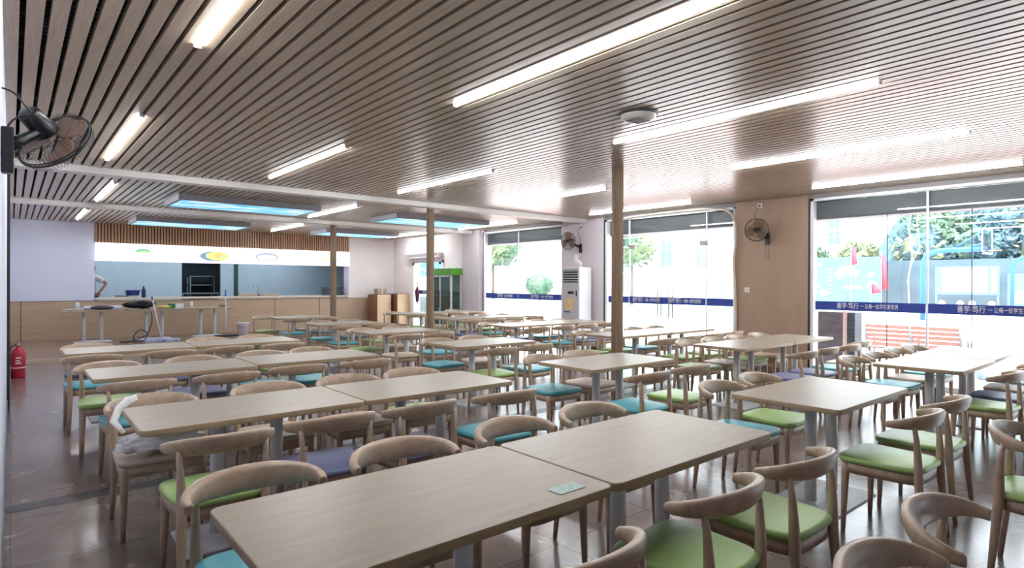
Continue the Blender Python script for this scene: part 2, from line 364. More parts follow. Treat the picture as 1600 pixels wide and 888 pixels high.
MB().tube([(0, 0, 0.0), (0, 0.0, .06), (0, 0, .3), (0, 0, .5)], [0.012, 0.05, 0.07, 0.03], 12).build('canopy', mat('maroon_cloth', (78, 28, 44), .7), t)
MB().tube([(0, 0, .5), (0, 0, .62), (0, .03, .66), (0, .06, .62)], .012, 8).build('handle', BLACK, t)

# ------------------------------------------------------------------ columns
def column(x, y, label):
    s_ = MB(); n = 64; rg = []
    def ring(z): return [( (0.068+0.0045*(1 if (k//2) % 2 else -1))*math.cos(2*math.pi*k/n), (0.068+0.0045*(1 if (k//2) % 2 else -1))*math.sin(2*math.pi*k/n), z) for k in range(n)]
    s_.rings([ring(0), ring(H-0.0)], smooth=False)
    o = s_.build('column', COLW); o.location = (x, y, 0); o['kind'] = 'structure'; o['label'] = label; o['category'] = 'column'
    return o
column(5.78, 4.80, 'slim fluted wood-look column standing nearest, between the second and third table rows')
column(6.00, 9.47, 'fluted wood-look column under the nearer white ceiling beam')
column(5.98, 13.80, 'farthest fluted wood-look column, in front of the serving hatch')

# ------------------------------------------------------------------ ceiling lamps
LAMPS = [(0.87, 4.04, 1.55, 'front-left'), (2.76, 4.03, 1.5, 'front, second'), (4.74, 3.99, 1.53, 'front, third'), (6.94, 3.93, 1.49, 'front, fourth'), (9.22, 3.88, 1.49, 'front, beside the near window'),
         (0.87, 8.5, 6.0, 'a'), (2.74, 8.4, 6.02, 'b'), (4.77, 8.48, 6.03, 'c'), (6.97, 8.42, 6.03, 'd'), (9.30, 8.45, 6.04, 'e'),
         (1.17, 12.85, 10.47, 'f'), (5.05, 12.9, 10.6, 'g'), (9.25, 13.1, 10.8, 'h'), (1.18, 16.9, 14.8, 'i'), (5.64, 17.2, 14.8, 'j'), (9.25, 17.1, 14.7, 'k')]
LL = ['nearest camera, top left edge', 'nearest camera, the large one crossing the top middle', 'nearest camera, just right of the ceiling speaker', 'nearest camera, fourth from left',
      'nearest camera, right above the near window', 'second lamp row, above the left aisle', 'second lamp row, second from left', 'second lamp row, third from left', 'second lamp row, fourth from left',
      'second lamp row, above the glass double door', 'between the two beams, at the left wall', 'between the two beams, between two sky panels', 'between the two beams, by the far window',
      'last lamp row, above the white wall panel', 'last lamp row, before the slatted fascia', 'last lamp row, in the far right corner']
def lamp(L):
    e = empty('linear_lamp', (0, 0, 0))
    MB().rbox(-0.021, 0.021, -L/2, L/2, -0.022, 0.0, .003).build('housing', ALU, e)
    S = MB(); n = 8; prof = [(-0.019, -0.02)]+[(0.019*-math.cos(math.pi*k/n), -0.022-0.018*math.sin(math.pi*k/n)) for k in range(n+1)]+[(0.019, -0.02)]
    S.rings([[(x, -L/2+0.012, z) for x, z in prof], [(x, L/2-0.012, z) for x, z in prof]], smooth=True); S.build('diffuser', LEDM, e)
    for s_ in (-1, 1): MB().box(-0.021, 0.021, s_*L/2-0.012*(s_ > 0), s_*L/2+0.012*(s_ < 0), -0.042, -0.02).build('end_cap', ALU, e)
    return e
base_lamp = lamp(2.45)
for i, ((x, y1, y0, _), lb) in enumerate(zip(LAMPS, LL)):
    o = base_lamp if i == 0 else copy_tree(base_lamp)
    o.location = (x, (y0+y1)/2, H+0.022); tag(o, 'white linear ceiling lamp, ' + lb, 'ceiling lamp', 'linear ceiling lamps')

# blue-sky light panels
SKYM = bpy.data.materials.new('sky_print_panel'); SKYM.use_nodes = True; nt = SKYM.node_tree; b = nt.nodes['Principled BSDF']
tc = nt.nodes.new('ShaderNodeTexCoord'); mp = nt.nodes.new('ShaderNodeMapping'); mp.inputs['Scale'].default_value = (1.1, 3, 1)
nz = nt.nodes.new('ShaderNodeTexNoise'); nz.inputs['Scale'].default_value = 1.4; nz.inputs['Detail'].default_value = 4
rp = nt.nodes.new('ShaderNodeValToRGB'); rp.color_ramp.elements[0].position = .40; rp.color_ramp.elements[0].color = lin((72, 196, 242)); rp.color_ramp.elements[1].position = .66; rp.color_ramp.elements[1].color = lin((240, 252, 255))
nt.links.new(tc.outputs['Object'], mp.inputs[0]); nt.links.new(mp.outputs[0], nz.inputs['Vector']); nt.links.new(nz.outputs['Fac'], rp.inputs[0])
nt.links.new(rp.outputs[0], b.inputs['Emission Color']); nt.links.new(rp.outputs[0], b.inputs['Base Color']); b.inputs['Emission Strength'].default_value = 0.36
def skypanel(x0, x1, y0, y1, lb):
    e = empty('sky_light_panel', ((x0+x1)/2, (y0+y1)/2, H)); hx, hy = (x1-x0)/2, (y1-y0)/2
    F = MB(); t_ = 0.05
    F.box(-hx, hx, -hy, -hy+t_, -0.10, 0.01).box(-hx, hx, hy-t_, hy, -0.10, 0.01).box(-hx, -hx+t_, -hy+t_, hy-t_, -0.10, 0.01).box(hx-t_, hx, -hy+t_, hy-t_, -0.10, 0.01)
    F.build('frame', mat('panel_frame_grey', (150, 150, 156), .45), e)
    MB().box(-hx+t_, hx-t_, -hy+t_, hy-t_, -0.095, -0.08).build('printed_diffuser', SKYM, e)
    tag(e, lb, 'light panel', 'blue-sky ceiling light panels')
skypanel(2.10, 4.50, 10.95, 12.15, 'blue sky-print ceiling light panel nearest, on the left between the beams')
skypanel(2.12, 4.54, 15.4, 16.6, 'blue sky-print ceiling light panel over the serving tables, beyond the second beam')
skypanel(6.15, 8.60, 11.0, 12.2, 'blue sky-print ceiling light panel right of the middle, between the beams')
skypanel(6.50, 8.70, 15.45, 16.6, 'blue sky-print ceiling light panel farthest, in the right rear part')
# ceiling speaker
t = empty('ceiling_speaker', (4.10, 3.18, H)); tag(t, 'round white slotted ceiling speaker between the two large front lamps', 'speaker')
MB().lathe([(0.15, 0.0), (0.155, -0.012), (0.15, -0.022), (0.13, -0.05), (0.10, -0.056), (0.001, -0.058)], n=32).build('casing', mat('speaker_white', (196, 192, 188), .5), t)
MB().lathe([(0.168, 0.004), (0.17, -0.010), (0.16, -0.016), (0.15, -0.012)], n=32).build('rim', DGREY, t)  # dark ring stands in for the shadow around the speaker
S = MB()
for i in range(7): S.box(-0.08, 0.08, -0.06+i*0.02, -0.054+i*0.02, -0.0605, -0.056)
S.build('slots', DGREY, t)

# ------------------------------------------------------------------ tables
def make_table():
    e = empty('dining_table')
    MB().slab(rrect(-0.6, 0.6, -0.35, 0.35, 0.035), 0.717, 0.75, 0.005, 3, mi=0, mi_side=1).build('tabletop', [TOP, EDGE], e)
    for s_ in (-1, 1):
        S = MB(); S.tube([(s_*0.17, 0, 0.03), (s_*0.17, 0, 0.712)], 0.037, 20); S.box(s_*0.17-0.07, s_*0.17+0.07, -0.07, 0.07, 0.706, 0.718); S.build('post', POST, e)
    S = MB()
    o0 = rrect(-0.37, 0.37, -0.22, 0.22, 0.012, 3); o1 = rrect(-0.24, 0.24, -0.07, 0.07, 0.012, 3)
    S.rings([[(x, y, 0) for x, y in o0], [(x, y, 0.012) for x, y in o0], [(x, y, 0.034) for x, y in o1]], smooth=False); S.build('base_plate', BASE, e)
    return e
TX = {('a', 1): 1.09, ('a', 2): 1.09, ('a', 3): 1.07, ('a', 4): 1.02, ('b', 1): 2.30, ('b', 2): 2.30, ('b', 3): 2.29, ('b', 4): 2.24,
      ('c', 1): 4.30, ('c', 2): 4.38, ('c', 3): 4.53, ('c', 4): 4.56, ('c', 5): 4.65, ('c', 6): 4.75,
      ('d', 1): 6.75, ('d', 2): 6.94, ('d', 3): 6.98, ('d', 4): 7.07, ('d', 5): 7.35, ('d', 6): 7.55,
      ('e', 1): 7.97, ('e', 2): 8.15, ('e', 3): 8.20, ('e', 4): 8.29, ('e', 5): 8.56, ('e', 6): 8.77}
TY = {('a', 1): 1.76, ('b', 1): 1.76, ('c', 1): 1.75, ('d', 1): 1.71, ('e', 1): 1.73, 2: 3.75, ('a', 3): 5.78, ('b', 3): 5.85, ('c', 3): 5.92, ('d', 3): 5.60, ('e', 3): 5.60,
      ('a', 4): 7.82, ('b', 4): 7.86, ('c', 4): 8.15, ('d', 4): 8.04, ('e', 4): 8.04, 5: 10.25, 6: 12.6}
ROW = {1: 'front-row', 2: 'second-row', 3: 'third-row', 4: 'fourth-row', 5: 'fifth-row', 6: 'last-row'}
COL = {'a': 'outer left', 'b': 'inner left', 'c': 'single middle', 'd': 'inner right', 'e': 'window-end'}
tb = make_table(); first = True
TPOS = {}
for (c, r_), x in TX.items():
    y = TY.get((c, r_), TY.get(r_)); TPOS[(c, r_)] = (x, y)
    o = tb if first else copy_tree(tb); first = False
    o.location = (x, y, 0); o.rotation_euler = (0, 0, R(rnd.uniform(-.4, .4)))
    tag(o, 'pale wood-top dining table on white posts, the %s %s table' % (ROW[r_], COL[c]), 'table', 'dining tables')

# ------------------------------------------------------------------ chairs
def make_chair(col, parts=None):
    e = empty('elbow_chair')
    if parts is None: parts = {}
    # seat pad
    n = 40; out = []
    for k in range(n):
        t_ = 2*math.pi*k/n; cx, sy = math.cos(t_), math.sin(t_)
        x_ = math.copysign(abs(cx)**0.38, cx); y_ = math.copysign(abs(sy)**0.38, sy)
        wd = 0.224 + 0.018*y_; out.append((x_*wd, y_*0.226+0.005))
    MB().slab(out, 0.425, 0.462, 0.018, 4, crown=0.010).build('seat', SEATS[col], e)
    # apron
    S = MB(); o0 = [(x*0.93, y*0.93) for x, y in out]
    S.rings([[(x, y, 0.365) for x, y in o0], [(x, y, 0.425) for x, y in o0]], smooth=True); S.build('seat_frame', OAK, e)
    for s_ in (-1, 1):
        MB().tube([(s_*0.205, 0.185, 0.0), (s_*0.20, 0.18, 0.20), (s_*0.196, 0.175, 0.37), (s_*0.196, 0.175, 0.424)], [0.0125, 0.018, 0.023, 0.023], 12).build('leg', OAK, e)
        MB().tube([(s_*0.195, -0.235, 0.0), (s_*0.19, -0.215, 0.22), (s_*0.186, -0.20, 0.40), (s_*0.188, -0.198, 0.50), (s_*0.192, -0.192, 0.62), (s_*0.196, -0.182, 0.70)],
                  [0.0125, 0.019, 0.024, 0.021, 0.015, 0.012], 12).build('leg', OAK, e)
    # horn-shaped back rail
    S = MB(); rg = []; N = 36; n = 14
    for i in range(N+1):
        t_ = -1+2*i/N; a = R(98)*t_; k = math.cos(t_*math.pi/2)
        px = 0.242*math.sin(a)*(1+0.03*k); py = -0.235+0.15*(1-math.cos(a)); pz = 0.712+0.010*k-0.012*abs(t_)**3
        tang = Vector((0.242*math.cos(a), 0.15*math.sin(a), 0)).normalized(); nrm = Vector((tang.y, -tang.x, 0))   # outward
        hh = 0.0185+0.027*k**1.2; ww = 0.0165+0.007*k
        lean = 0.30*k; ring = []
        for q in range(n):
            u = 2*math.pi*q/n; cu_, su = math.cos(u), math.sin(u)
            dx = math.copysign(abs(cu_)**0.75, cu_)*ww; dz = math.copysign(abs(su)**0.75, su)*hh
            if dz < 0: dz *= 1.12
            ring.append(Vector((px, py, pz)) + nrm*(dx+dz*lean) + Vector((0, 0, dz)))
        rg.append(ring)
    c0 = sum(rg[0], Vector())/n; cN = sum(rg[-1], Vector())/n
    t0 = (rg[0][0]-rg[1][0]).normalized(); tN = (rg[-1][0]-rg[-2][0]).normalized()
    rg = [[c0+(v-c0)*0.8+t0*0.006 for v in rg[0]]] + rg + [[cN+(v-cN)*0.8+tN*0.006 for v in rg[-1]]]
    S.rings(rg); S.build('backrest', OAK, e)
    return e
PROTO = {k: make_chair(k) for k in 'GTPC'}; USED = set()
# (column, row, side, slot, colour, dx, dy, rot deg)
CH = [
 ('a',1,'S',1,'G',-.15,-.04,2), ('a',1,'N',0,'T',-.08,0,1), ('a',1,'N',1,'P',-.05,.02,-2), ('b',1,'S',0,'G',.02,.0,2), ('b',1,'S',1,'G',.04,-.01,0), ('b',1,'N',0,'T',.02,0,0), ('b',1,'N',1,'T',.03,.02,0),
 ('c',1,'S',0,'G',.02,-.06,0), ('c',1,'S',1,'G',.06,-.02,0), ('c',1,'N',0,'T',-.02,.0,0), ('c',1,'N',1,'G',0,0,0),
 ('d',1,'S',0,'G',0,0,0), ('d',1,'S',1,'P',0,0,0), ('d',1,'N',0,'T',0,0,0), ('d',1,'N',1,'T',0,0,0), ('e',1,'S',0,'C',0,0,0), ('e',1,'S',1,'T',0,0,0), ('e',1,'N',0,'C',0,0,0), ('e',1,'N',1,'T',0,0,0),
 ('a',2,'S',0,'G',0,0,0), ('a',2,'S',1,'P',0,0,0), ('a',2,'N',0,'C',-.1,0,0), ('a',2,'N',1,'C',0,0,0), ('b',2,'S',0,'P',-.05,0,0), ('b',2,'S',1,'T',0,-.02,0), ('b',2,'N',0,'C',0,0,0), ('b',2,'N',1,'G',-.05,0,0),
 ('c',2,'S',0,'T',0,-.12,0), ('c',2,'S',1,'G',.05,-.1,0), ('c',2,'N',0,'T',0,0,0), ('c',2,'N',1,'C',-.05,0,0),
 ('d',2,'S',0,'P',.02,-.25,0), ('d',2,'S',1,'P',.02,-.25,0), ('d',2,'N',0,'G',0,0,0), ('d',2,'N',1,'C',0,0,0), ('e',2,'S',0,'T',.02,-.25,0), ('e',2,'S',1,'C',.02,-.2,0), ('e',2,'N',0,'G',0,0,0), ('e',2,'N',1,'C',0,0,0),
 ('a',3,'S',0,'T',-.05,0,0), ('a',3,'S',1,'P',0,0,0), ('a',3,'N',0,'G',-.1,0,0), ('a',3,'N',1,'P',0,0,0), ('b',3,'S',0,'T',0,0,0), ('b',3,'S',1,'C',.02,-.05,0), ('b',3,'N',0,'T',0,0,0), ('b',3,'N',1,'T',-.04,0,0),
 ('c',3,'S',0,'G',.02,-.08,0), ('c',3,'S',1,'T',.02,-.08,0), ('c',3,'N',0,'T',.0,0,0), ('c',3,'N',1,'C',.0,0,0),
 ('d',3,'S',0,'C',.03,-.25,0), ('d',3,'S',1,'G',.05,-.25,0), ('d',3,'N',0,'G',0,0,0), ('d',3,'N',1,'G',0,0,0), ('e',3,'S',0,'G',.05,-.22,0), ('e',3,'S',1,'C',.05,-.22,0), ('e',3,'N',0,'T',0,0,0), ('e',3,'N',1,'C',0,0,0),
 ('a',4,'S',0,'T',-.1,0,0), ('a',4,'S',1,'P',0,0,0), ('a',4,'N',0,'P',-.05,0,0), ('b',4,'S',0,'C',0,0,0), ('b',4,'S',1,'G',0,0,0), ('b',4,'N',0,'C',0,0,0), ('b',4,'N',1,'C',.02,0,0),
 ('c',4,'S',0,'C',.05,-.15,0), ('c',4,'S',1,'T',.05,-.15,0), ('c',4,'N',0,'G',0,0,0), ('c',4,'N',1,'C',0,0,0),
 ('d',4,'S',0,'C',0,-.15,0), ('d',4,'S',1,'T',0,-.15,0), ('d',4,'N',0,'G',0,0,0), ('d',4,'N',1,'P',0,0,0), ('e',4,'S',0,'P',0,-.15,0), ('e',4,'S',1,'P',0,-.1,0), ('e',4,'N',0,'T',0,0,0), ('e',4,'N',1,'C',0,0,0),
 ('c',5,'S',0,'T',.05,-.1,0), ('c',5,'S',1,'G',.1,-.1,0), ('c',5,'N',0,'T',.1,0,0), ('c',5,'N',1,'P',.1,0,0),
 ('d',5,'S',0,'P',0,-.1,0), ('d',5,'S',1,'T',0,-.1,0), ('d',5,'N',0,'G',0,0,0), ('d',5,'N',1,'C',0,0,0), ('e',5,'S',0,'C',0,0,0), ('e',5,'S',1,'T',0,0,0), ('e',5,'N',0,'G',0,0,0), ('e',5,'N',1,'C',0,0,0),
 ('c',6,'S',0,'T',0,0,0), ('c',6,'S',1,'P',0,0,0), ('c',6,'N',0,'G',-.28,.02,0), ('c',6,'N',1,'C',0,0,0),
 ('d',6,'S',0,'G',0,0,0), ('d',6,'S',1,'C',0,0,0), ('e',6,'S',0,'G',0,0,0), ('e',6,'S',1,'T',0,0,0), ('d',6,'N',0,'C',0,0,0), ('e',6,'N',1,'C',0,0,0),
]
def put_chair(col, x, y, rz, label):
    if col in USED: o = copy_tree(PROTO[col])
    else: o = PROTO[col]; USED.add(col)
    o.location = (x, y, 0); o.rotation_euler = (0, 0, rz)
    tag(o, label, 'chair', 'elbow chairs with coloured seats'); return o
for (c, r_, s_, k, col, dx, dy, rt) in CH:
    x, y = TPOS[(c, r_)]; sg = -1 if s_ == 'S' else 1
    jx, jy, jr = rnd.uniform(-.015, .015), rnd.uniform(-.02, .02), rnd.uniform(-3, 3)
    put_chair(col, x+(-.3, .3)[k]+dx+jx, y+sg*0.455+dy+jy, (0 if s_ == 'S' else math.pi)+R(rt+jr),
              '%s-seat elbow chair, %s %s seat of %s %s table' % (SEATNAME[col], 'near-side' if s_ == 'S' else 'far-side', 'left' if k == 0 else 'right', ROW[r_], COL[c]))
for i, (x, y, col, lb) in enumerate([(1.77, 0.40, 'C', 'elbow chair cut off by the bottom edge, its rail lowest at right'), (2.33, 0.41, 'C', 'elbow chair whose open horn rail loops at bottom right'), (3.97, 0.50, 'G', 'green-seat elbow chair cut by the right edge of the picture')]):
    put_chair(col, x, y, math.pi+R(4), lb)

# ------------------------------------------------------------------ table items in the foreground
t = empty('sticker', (1.53, 1.50, 0.751)); tag(t, 'small pale green-grey sticker on the corner of the front-row outer left table', 'sticker')
MB().slab(rrect(-0.065, 0.065, -0.035, 0.035, 0.006), 0, 0.0012, 0.0004, 1).build('label_sheet', mat('sticker_grey_green', (150, 176, 168), .5, noise=((178, 196, 188), (60, 60, 60), 2)), t)
# crumpled white plastic bag on the cream chair
def blob(loc, sx, sy, sz, seed, amp=.3, sub=3, fr=3.0):
    from mathutils import noise
    bm = bmesh.new(); bmesh.ops.create_icosphere(bm, subdivisions=sub, radius=1)
    for v in bm.verts:
        nn = noise.noise(v.co*fr+Vector((seed*3.1, seed, 0)))+.5*noise.noise(v.co*fr*2.3+Vector((seed, 7, 1)))
        v.co *= 1+amp*nn; v.co = Vector((v.co.x*sx+loc[0], v.co.y*sy+loc[1], v.co.z*sz+loc[2]))
    for q in bm.faces: q.smooth = True
    return bm
PLAS = mat('white_plastic_film', (248, 247, 244), 0.3, bump=(40, .6))
bagx, bagy = TPOS[('a', 2)]
t = empty('plastic_bag', (0.70, 4.08, 0.475)); tag(t, 'crumpled white plastic bag lying on the cream chair by the second-row table', 'bag')
S = MB(); S.merge(blob((0, 0, 0.07), 0.20, 0.10, 0.065, 3, .35, 4)); S.build('bag_body', PLAS, t)
S = MB(); S.merge(blob((-0.17, 0.03, 0.04), 0.07, 0.05, 0.035, 9, .4, 3)); S.build('bag_knot', PLAS, t)
t = empty('plastic_wrap', (0.50, 4.30, 0.60)); tag(t, 'white plastic strip draped over the chair rail beside the table corner', 'plastic wrap')
S = MB(); pts = [(0.10, 0.02, 0.17), (0.05, 0.0, 0.155), (0.0, -0.03, 0.12), (-0.03, -0.05, 0.05), (0.02, -0.08, -0.02)]
S.tube(pts, [0.02, 0.03, 0.028, 0.03, 0.02], 10, sx=.4); S.build('film_strip', PLAS, t)

# ------------------------------------------------------------------ wall fans
def fan(center, facing, mount, wallx, label, rad=0.19, strings=True, vertical_mount=0.2):
    e = empty('wall_fan', mount); tag(e, label, 'fan', 'black wall fans'); mt = Vector(mount); Cn = Vector(center)-mt; F = Vector(facing).normalized()
    q = Vector((0, 0, 1)).rotation_difference(F)
    def T(p): return Cn + q @ Vector(p)
    def ringpts(r_, z, n=40): return [T((r_*math.cos(2*math.pi*k/n), r_*math.sin(2*math.pi*k/n), z)) for k in range(n+1)]
    S = MB(); S.tube(ringpts(rad, 0.0), 0.0055, 6, caps=False); S.tube(ringpts(rad*.985, -0.012), 0.004, 6, caps=False); S.build('cage_rim', BLACK, e)
    for side, nm in ((1, 'front_guard'), (-1, 'rear_guard')):
        S = MB()
        for k in range(60):
            a = 2*math.pi*k/60; c_, s_ = math.cos(a), math.sin(a)
            S.tube([T((rad*c_, rad*s_, 0.0)), T((rad*.93*c_, rad*.93*s_, side*0.038)), T((rad*.5*c_, rad*.5*s_, side*0.052)), T((rad*.2*c_, rad*.2*s_, side*0.055))], 0.0011, 4, caps=False)
        S.tube(ringpts(rad*.6, side*0.05), 0.0016, 5, caps=False); S.build(nm, WIRE, e)
    S = MB(); S.lathe([(0.001, 0.062), (0.035, 0.060), (0.04, 0.052), (0.04, 0.045), (0.001, 0.045)], n=20)
    me = S.bm
    for v in me.verts: v.co = T(v.co)
    S.build('hub_badge', BLACK, e)
    BL = mat('smoky_fan_blade', (150, 118, 96), 0.25)
    for k in range(3):
        S = MB(); rg = []
        for i in range(9):
            rr_ = 0.03+(rad-0.045)*i/8; wd = R(16+26*math.sin(math.pi*min(1, i/8*.8+.15))); a0 = R(120*k)
            top = [(rr_*math.cos(a0+wd*(j/4-1)), rr_*math.sin(a0+wd*(j/4-1)), -0.016+0.028*(j/8)) for j in range(9)]
            ring = [T(p) for p in top]+[T((p[0], p[1], p[2]-0.002)) for p in reversed(top)]; rg.append(ring)
        S.rings(rg); S.build('blade', BL, e)
    S = MB(); S.lathe([(0.001, -0.19), (0.03, -0.188), (0.046, -0.17), (0.05, -0.12), (0.055, -0.075), (0.052, -0.058), (0.001, -0.056)], n=24)
    for v in S.bm.verts: v.co = T(v.co)
    S.build('motor_housing', BLACK, e)
    S = MB(); S.rbox(-0.022, 0.022, -0.035, 0.035, -vertical_mount/2, vertical_mount/2, .008)
    if abs(F.y) > 2: pass
    S.build('wall_bracket', BLACK, e)
    S = MB(); S.tube([(0, 0, 0.02), Vector((0, 0, 0.02)).lerp(T((0, 0, -0.12))-Vector((0, 0, 0.05)), .6), T((0, 0, -0.12))-Vector((0, 0, 0.05)), T((0, 0, -0.12))], [0.028, 0.024, 0.022, 0.03], 10); S.build('arm', BLACK, e)
    if strings:
        for s_ in (-.02, .02):
            MB().tube([(-0.01, s_, -vertical_mount/2), (-0.01, s_, -vertical_mount/2-0.22)], 0.0018, 5).lathe([(0.001, 0), (.008, -.006), (.008, -.014), (.001, -.02)], c=(-0.01, s_, -vertical_mount/2-0.22), n=10).build('pull_cord', WIRE, e)
    return e
fan((0.162, 3.56, 2.155), (.60, .58, -.55), (-0.012, 3.40, 2.06), XL, 'black wall fan on the left wall, seen from behind against the slats', rad=0.168, strings=False)
fan((9.62, 4.98, 2.40), (-.93, -.28, -.12), (9.875, 4.92, 2.26), XR, 'black wall fan on the tan pillar beside the near window', rad=0.19)
fan((9.60, 9.40, 2.44), (-.95, -.12, -.10), (9.875, 9.28, 2.28), XR, 'black wall fan above the tall air conditioner', rad=0.20, strings=False)
# cables and sockets of the fans
def cable(name, pts, rad, m_, label, cat='cable'):
    P_ = [Vector(q) for q in pts]; P_ = [P_[0]]+P_+[P_[-1]]; fine = []
    for a, b_, c_, d_ in zip(P_[:-3], P_[1:-2], P_[2:-1], P_[3:]):
        for k in range(6):
            t_ = k/6; fine.append(0.5*((2*b_)+(c_-a)*t_+(2*a-5*b_+4*c_-d_)*t_*t_+(3*b_-a-3*c_+d_)*t_**3))
    fine.append(P_[-1]); o = MB().tube(fine, rad, 8).build(name, m_); tag(o, label, cat); return o
cable('power_cable', [(XL+.003, 3.40, 2.33), (0.01, 3.4, 2.315), (0.05, 3.4, 2.265), (0.066, 3.41, 2.238), (0.045, 3.4, 2.225), (0.01, 3.4, 2.20), (-0.012, 3.4, 2.165), (-0.015, 3.4, 2.14)], .004, BLACK, 'thin black power cable looping to the left wall fan')
def socket(x, y, z, lb, hole=True):
    e = empty('wall_socket', (x, y, z)); tag(e, lb, 'socket')
    MB().rbox(-0.012, 0.0, -0.043, 0.043, -0.043, 0.043, .003).build('plate', mat('socket_white', (232, 226, 222), .4), e)
    if hole: MB().rbox(-0.03, -0.011, -0.015, 0.018, -0.012, 0.014, .003).build('plug', BLACK, e)
    else: MB().rbox(-0.016, -0.011, -0.02, 0.02, -0.026, 0.026, .002).build('rocker', mat('rocker_white', (206, 202, 200), .4), e)
socket(XR-0.04, 5.07, 2.84, 'white wall socket with black plug near the ceiling on the tan pillar')
socket(XR-0.04, 9.27, 2.76, 'white wall socket above the fan over the air conditioner')
socket(XR-0.04, 5.30, 1.38, 'white light switch halfway up the tan pillar', False)
cable('power_cable', [(9.88, 5.07, 2.82), (9.88, 5.12, 2.76), (9.88, 5.15, 2.66), (9.86, 5.10, 2.58), (9.8, 5.0, 2.5)], .004, BLACK, 'thin black cable from the pillar socket down to its fan')
cable('power_cable', [(9.87, 9.27, 2.74), (9.88, 9.38, 2.68), (9.88, 9.30, 2.56), (9.88, 9.28, 2.4)], .004, BLACK, 'thin black cable above the air conditioner fan')

# white corrugated hose over the door window and down the pillar
S = MB(); pts = [(9.86, 8.2, 2.86), (9.86, 7.4, 2.885), (9.86, 6.6, 2.89), (9.86, 6.1, 2.88), (9.86, 5.72, 2.84), (9.86, 5.56, 2.74), (9.86, 5.50, 2.58), (9.86, 5.49, 2.2), (9.87, 5.54, 1.9), (9.87, 5.51, 1.5), (9.87, 5.49, .9), (9.87, 5.50, .3), (9.87, 5.5, 0.02)]
fine = []
for a, b_ in zip(pts[:-1], pts[1:]):
    a, b_ = Vector(a), Vector(b_); nn = max(2, int((b_-a).length/0.012))
    for i in range(nn): fine.append(a.lerp(b_, i/nn))
for _ in range(14): fine = [fine[0]]+[(fine[i-1]+fine[i]+fine[i+1])/3 for i in range(1, len(fine)-1)]+[fine[-1]]
S.tube(fine, [0.024 if i % 2 else 0.019 for i in range(len(fine))], 10)
tag(S.build('corrugated_hose', mat('hose_white', (214, 200, 186), .5)), 'white corrugated hose arching over the glass door and down the tan pillar', 'hose')

# ------------------------------------------------------------------ tall air conditioner
t = empty('air_conditioner', (9.60, 9.12, 0)); tag(t, 'tall white floor-standing air conditioner beside the glass door', 'air conditioner')
MB().rbox(-0.19, 0.19, -0.26, 0.26, 0.0, 1.84, .015).build('body', ACW, t)
MB().rbox(-0.205, -0.188, -0.25, 0.25, 0.02, 1.82, .006).build('front_panel', ACG, t)
MB().box(-0.209, -0.204, -0.22, 0.22, 1.50, 1.78).build('vent', BLACK, t)
S = MB()
for i in range(5): S.box(-0.216, -0.205, -0.22, 0.22, 1.53+i*0.055, 1.545+i*0.055)
S.build('louvres', ACW, t)
MB().box(-0.209, -0.204, -0.1, 0.08, 1.25, 1.31).build('display', BLACK, t)
MB().box(-0.208, -0.204, -0.2, -0.16, 1.2, 1.33).build('button_strip', DGREY, t)
MB().slab(rrect(-0.16, 0.10, 0.90, 1.16, .05), -0.002, 0.002, .001, 1).build('energy_sticker', mat('yellow_sticker', (226, 186, 120), .5, noise=((236, 206, 160), (30, 30, 30), 2)), t)
es = t.children[-1]
for ch in t.children:
    if ch.name.startswith('energy_sticker'): ch.rotation_euler = (R(90), 0, R(-90)); ch.location = (-0.207, 0, 0)
MB().box(-0.208, -0.204, 0.02, 0.2, 0.84, 0.87).build('badge', DGREY, t)
MB().tube([(0.02, -0.08, 1.84), (0.02, -0.08, 1.93), (0.03, 0.02, 1.98), (0.08, 0.10, 2.04), (0.12, 0.12, 2.12)], 0.045, 14).build('pipe', ACW, t)

# ------------------------------------------------------------------ serving area
t = empty('menu_board', (4.95, YS-0.02, 2.235)); tag(t, 'long white backlit menu board above the serving hatch', 'menu board')
xs = [1.60, 3.26, 4.93, 6.62, 8.30]
SCR = mat('menu_screen', (250, 252, 255), 0.3, emit=(246, 250, 255), es=0.42)
for a, c_ in zip(xs[:-1], xs[1:]): MB().rbox(a-4.95+.006, c_-4.95-.006, -0.09, 0.03, -0.228, 0.225, .003).build('screen', SCR, t)
def decal(outl, m_, nm, z=0):
    S = MB(); S.rings([[(x, -0.0915-z, y) for x, y in outl], [(x, -0.0925-z, y) for x, y in outl]], smooth=False); return S.build(nm, m_, t)
def ell(cx, cy, rx, ry, n=28, a0=0, a1=360): return [(cx+rx*math.cos(R(a0+(a1-a0)*k/(n-1 if a1-a0 < 360 else n))), cy+ry*math.sin(R(a0+(a1-a0)*k/(n-1 if a1-a0 < 360 else n)))) for k in range(n)]
def em(nm, c_): return mat(nm, c_, .4, emit=c_, es=0.32)
decal(ell(-2.34, 0.0, .19, .10, 20, 10, 170), em('print_teal', (120, 190, 170)), 'bowl_picture'); decal(ell(-2.32, -0.01, .14, .06, 20, 0, 180), em('print_lime', (200, 245, 160)), 'food_picture', .001)
decal(ell(-0.64, -0.04, .36, .135), em('print_blue', (120, 150, 190)), 'bowl_picture'); decal(ell(-0.56, -0.03, .30, .12), em('print_yellow', (226, 236, 130)), 'food_picture', .001)
decal(ell(-0.50, -0.02, .14, .07), em('print_orange', (246, 196, 130)), 'food_picture', .002); decal(ell(-0.40, -0.05, .10, .045), em('print_lime', (200, 245, 160)), 'food_picture', .003)
decal(ell(0.78, -0.02, .33, .125), em('print_blue_grey', (150, 160, 190)), 'bowl_picture'); decal(ell(0.78, -0.03, .28, .09), em('print_pink', (246, 214, 216)), 'food_picture', .001)
decal(ell(2.62, -0.06, .34, .10, 20, 0, 180), em('print_amber', (246, 220, 176)), 'food_picture')
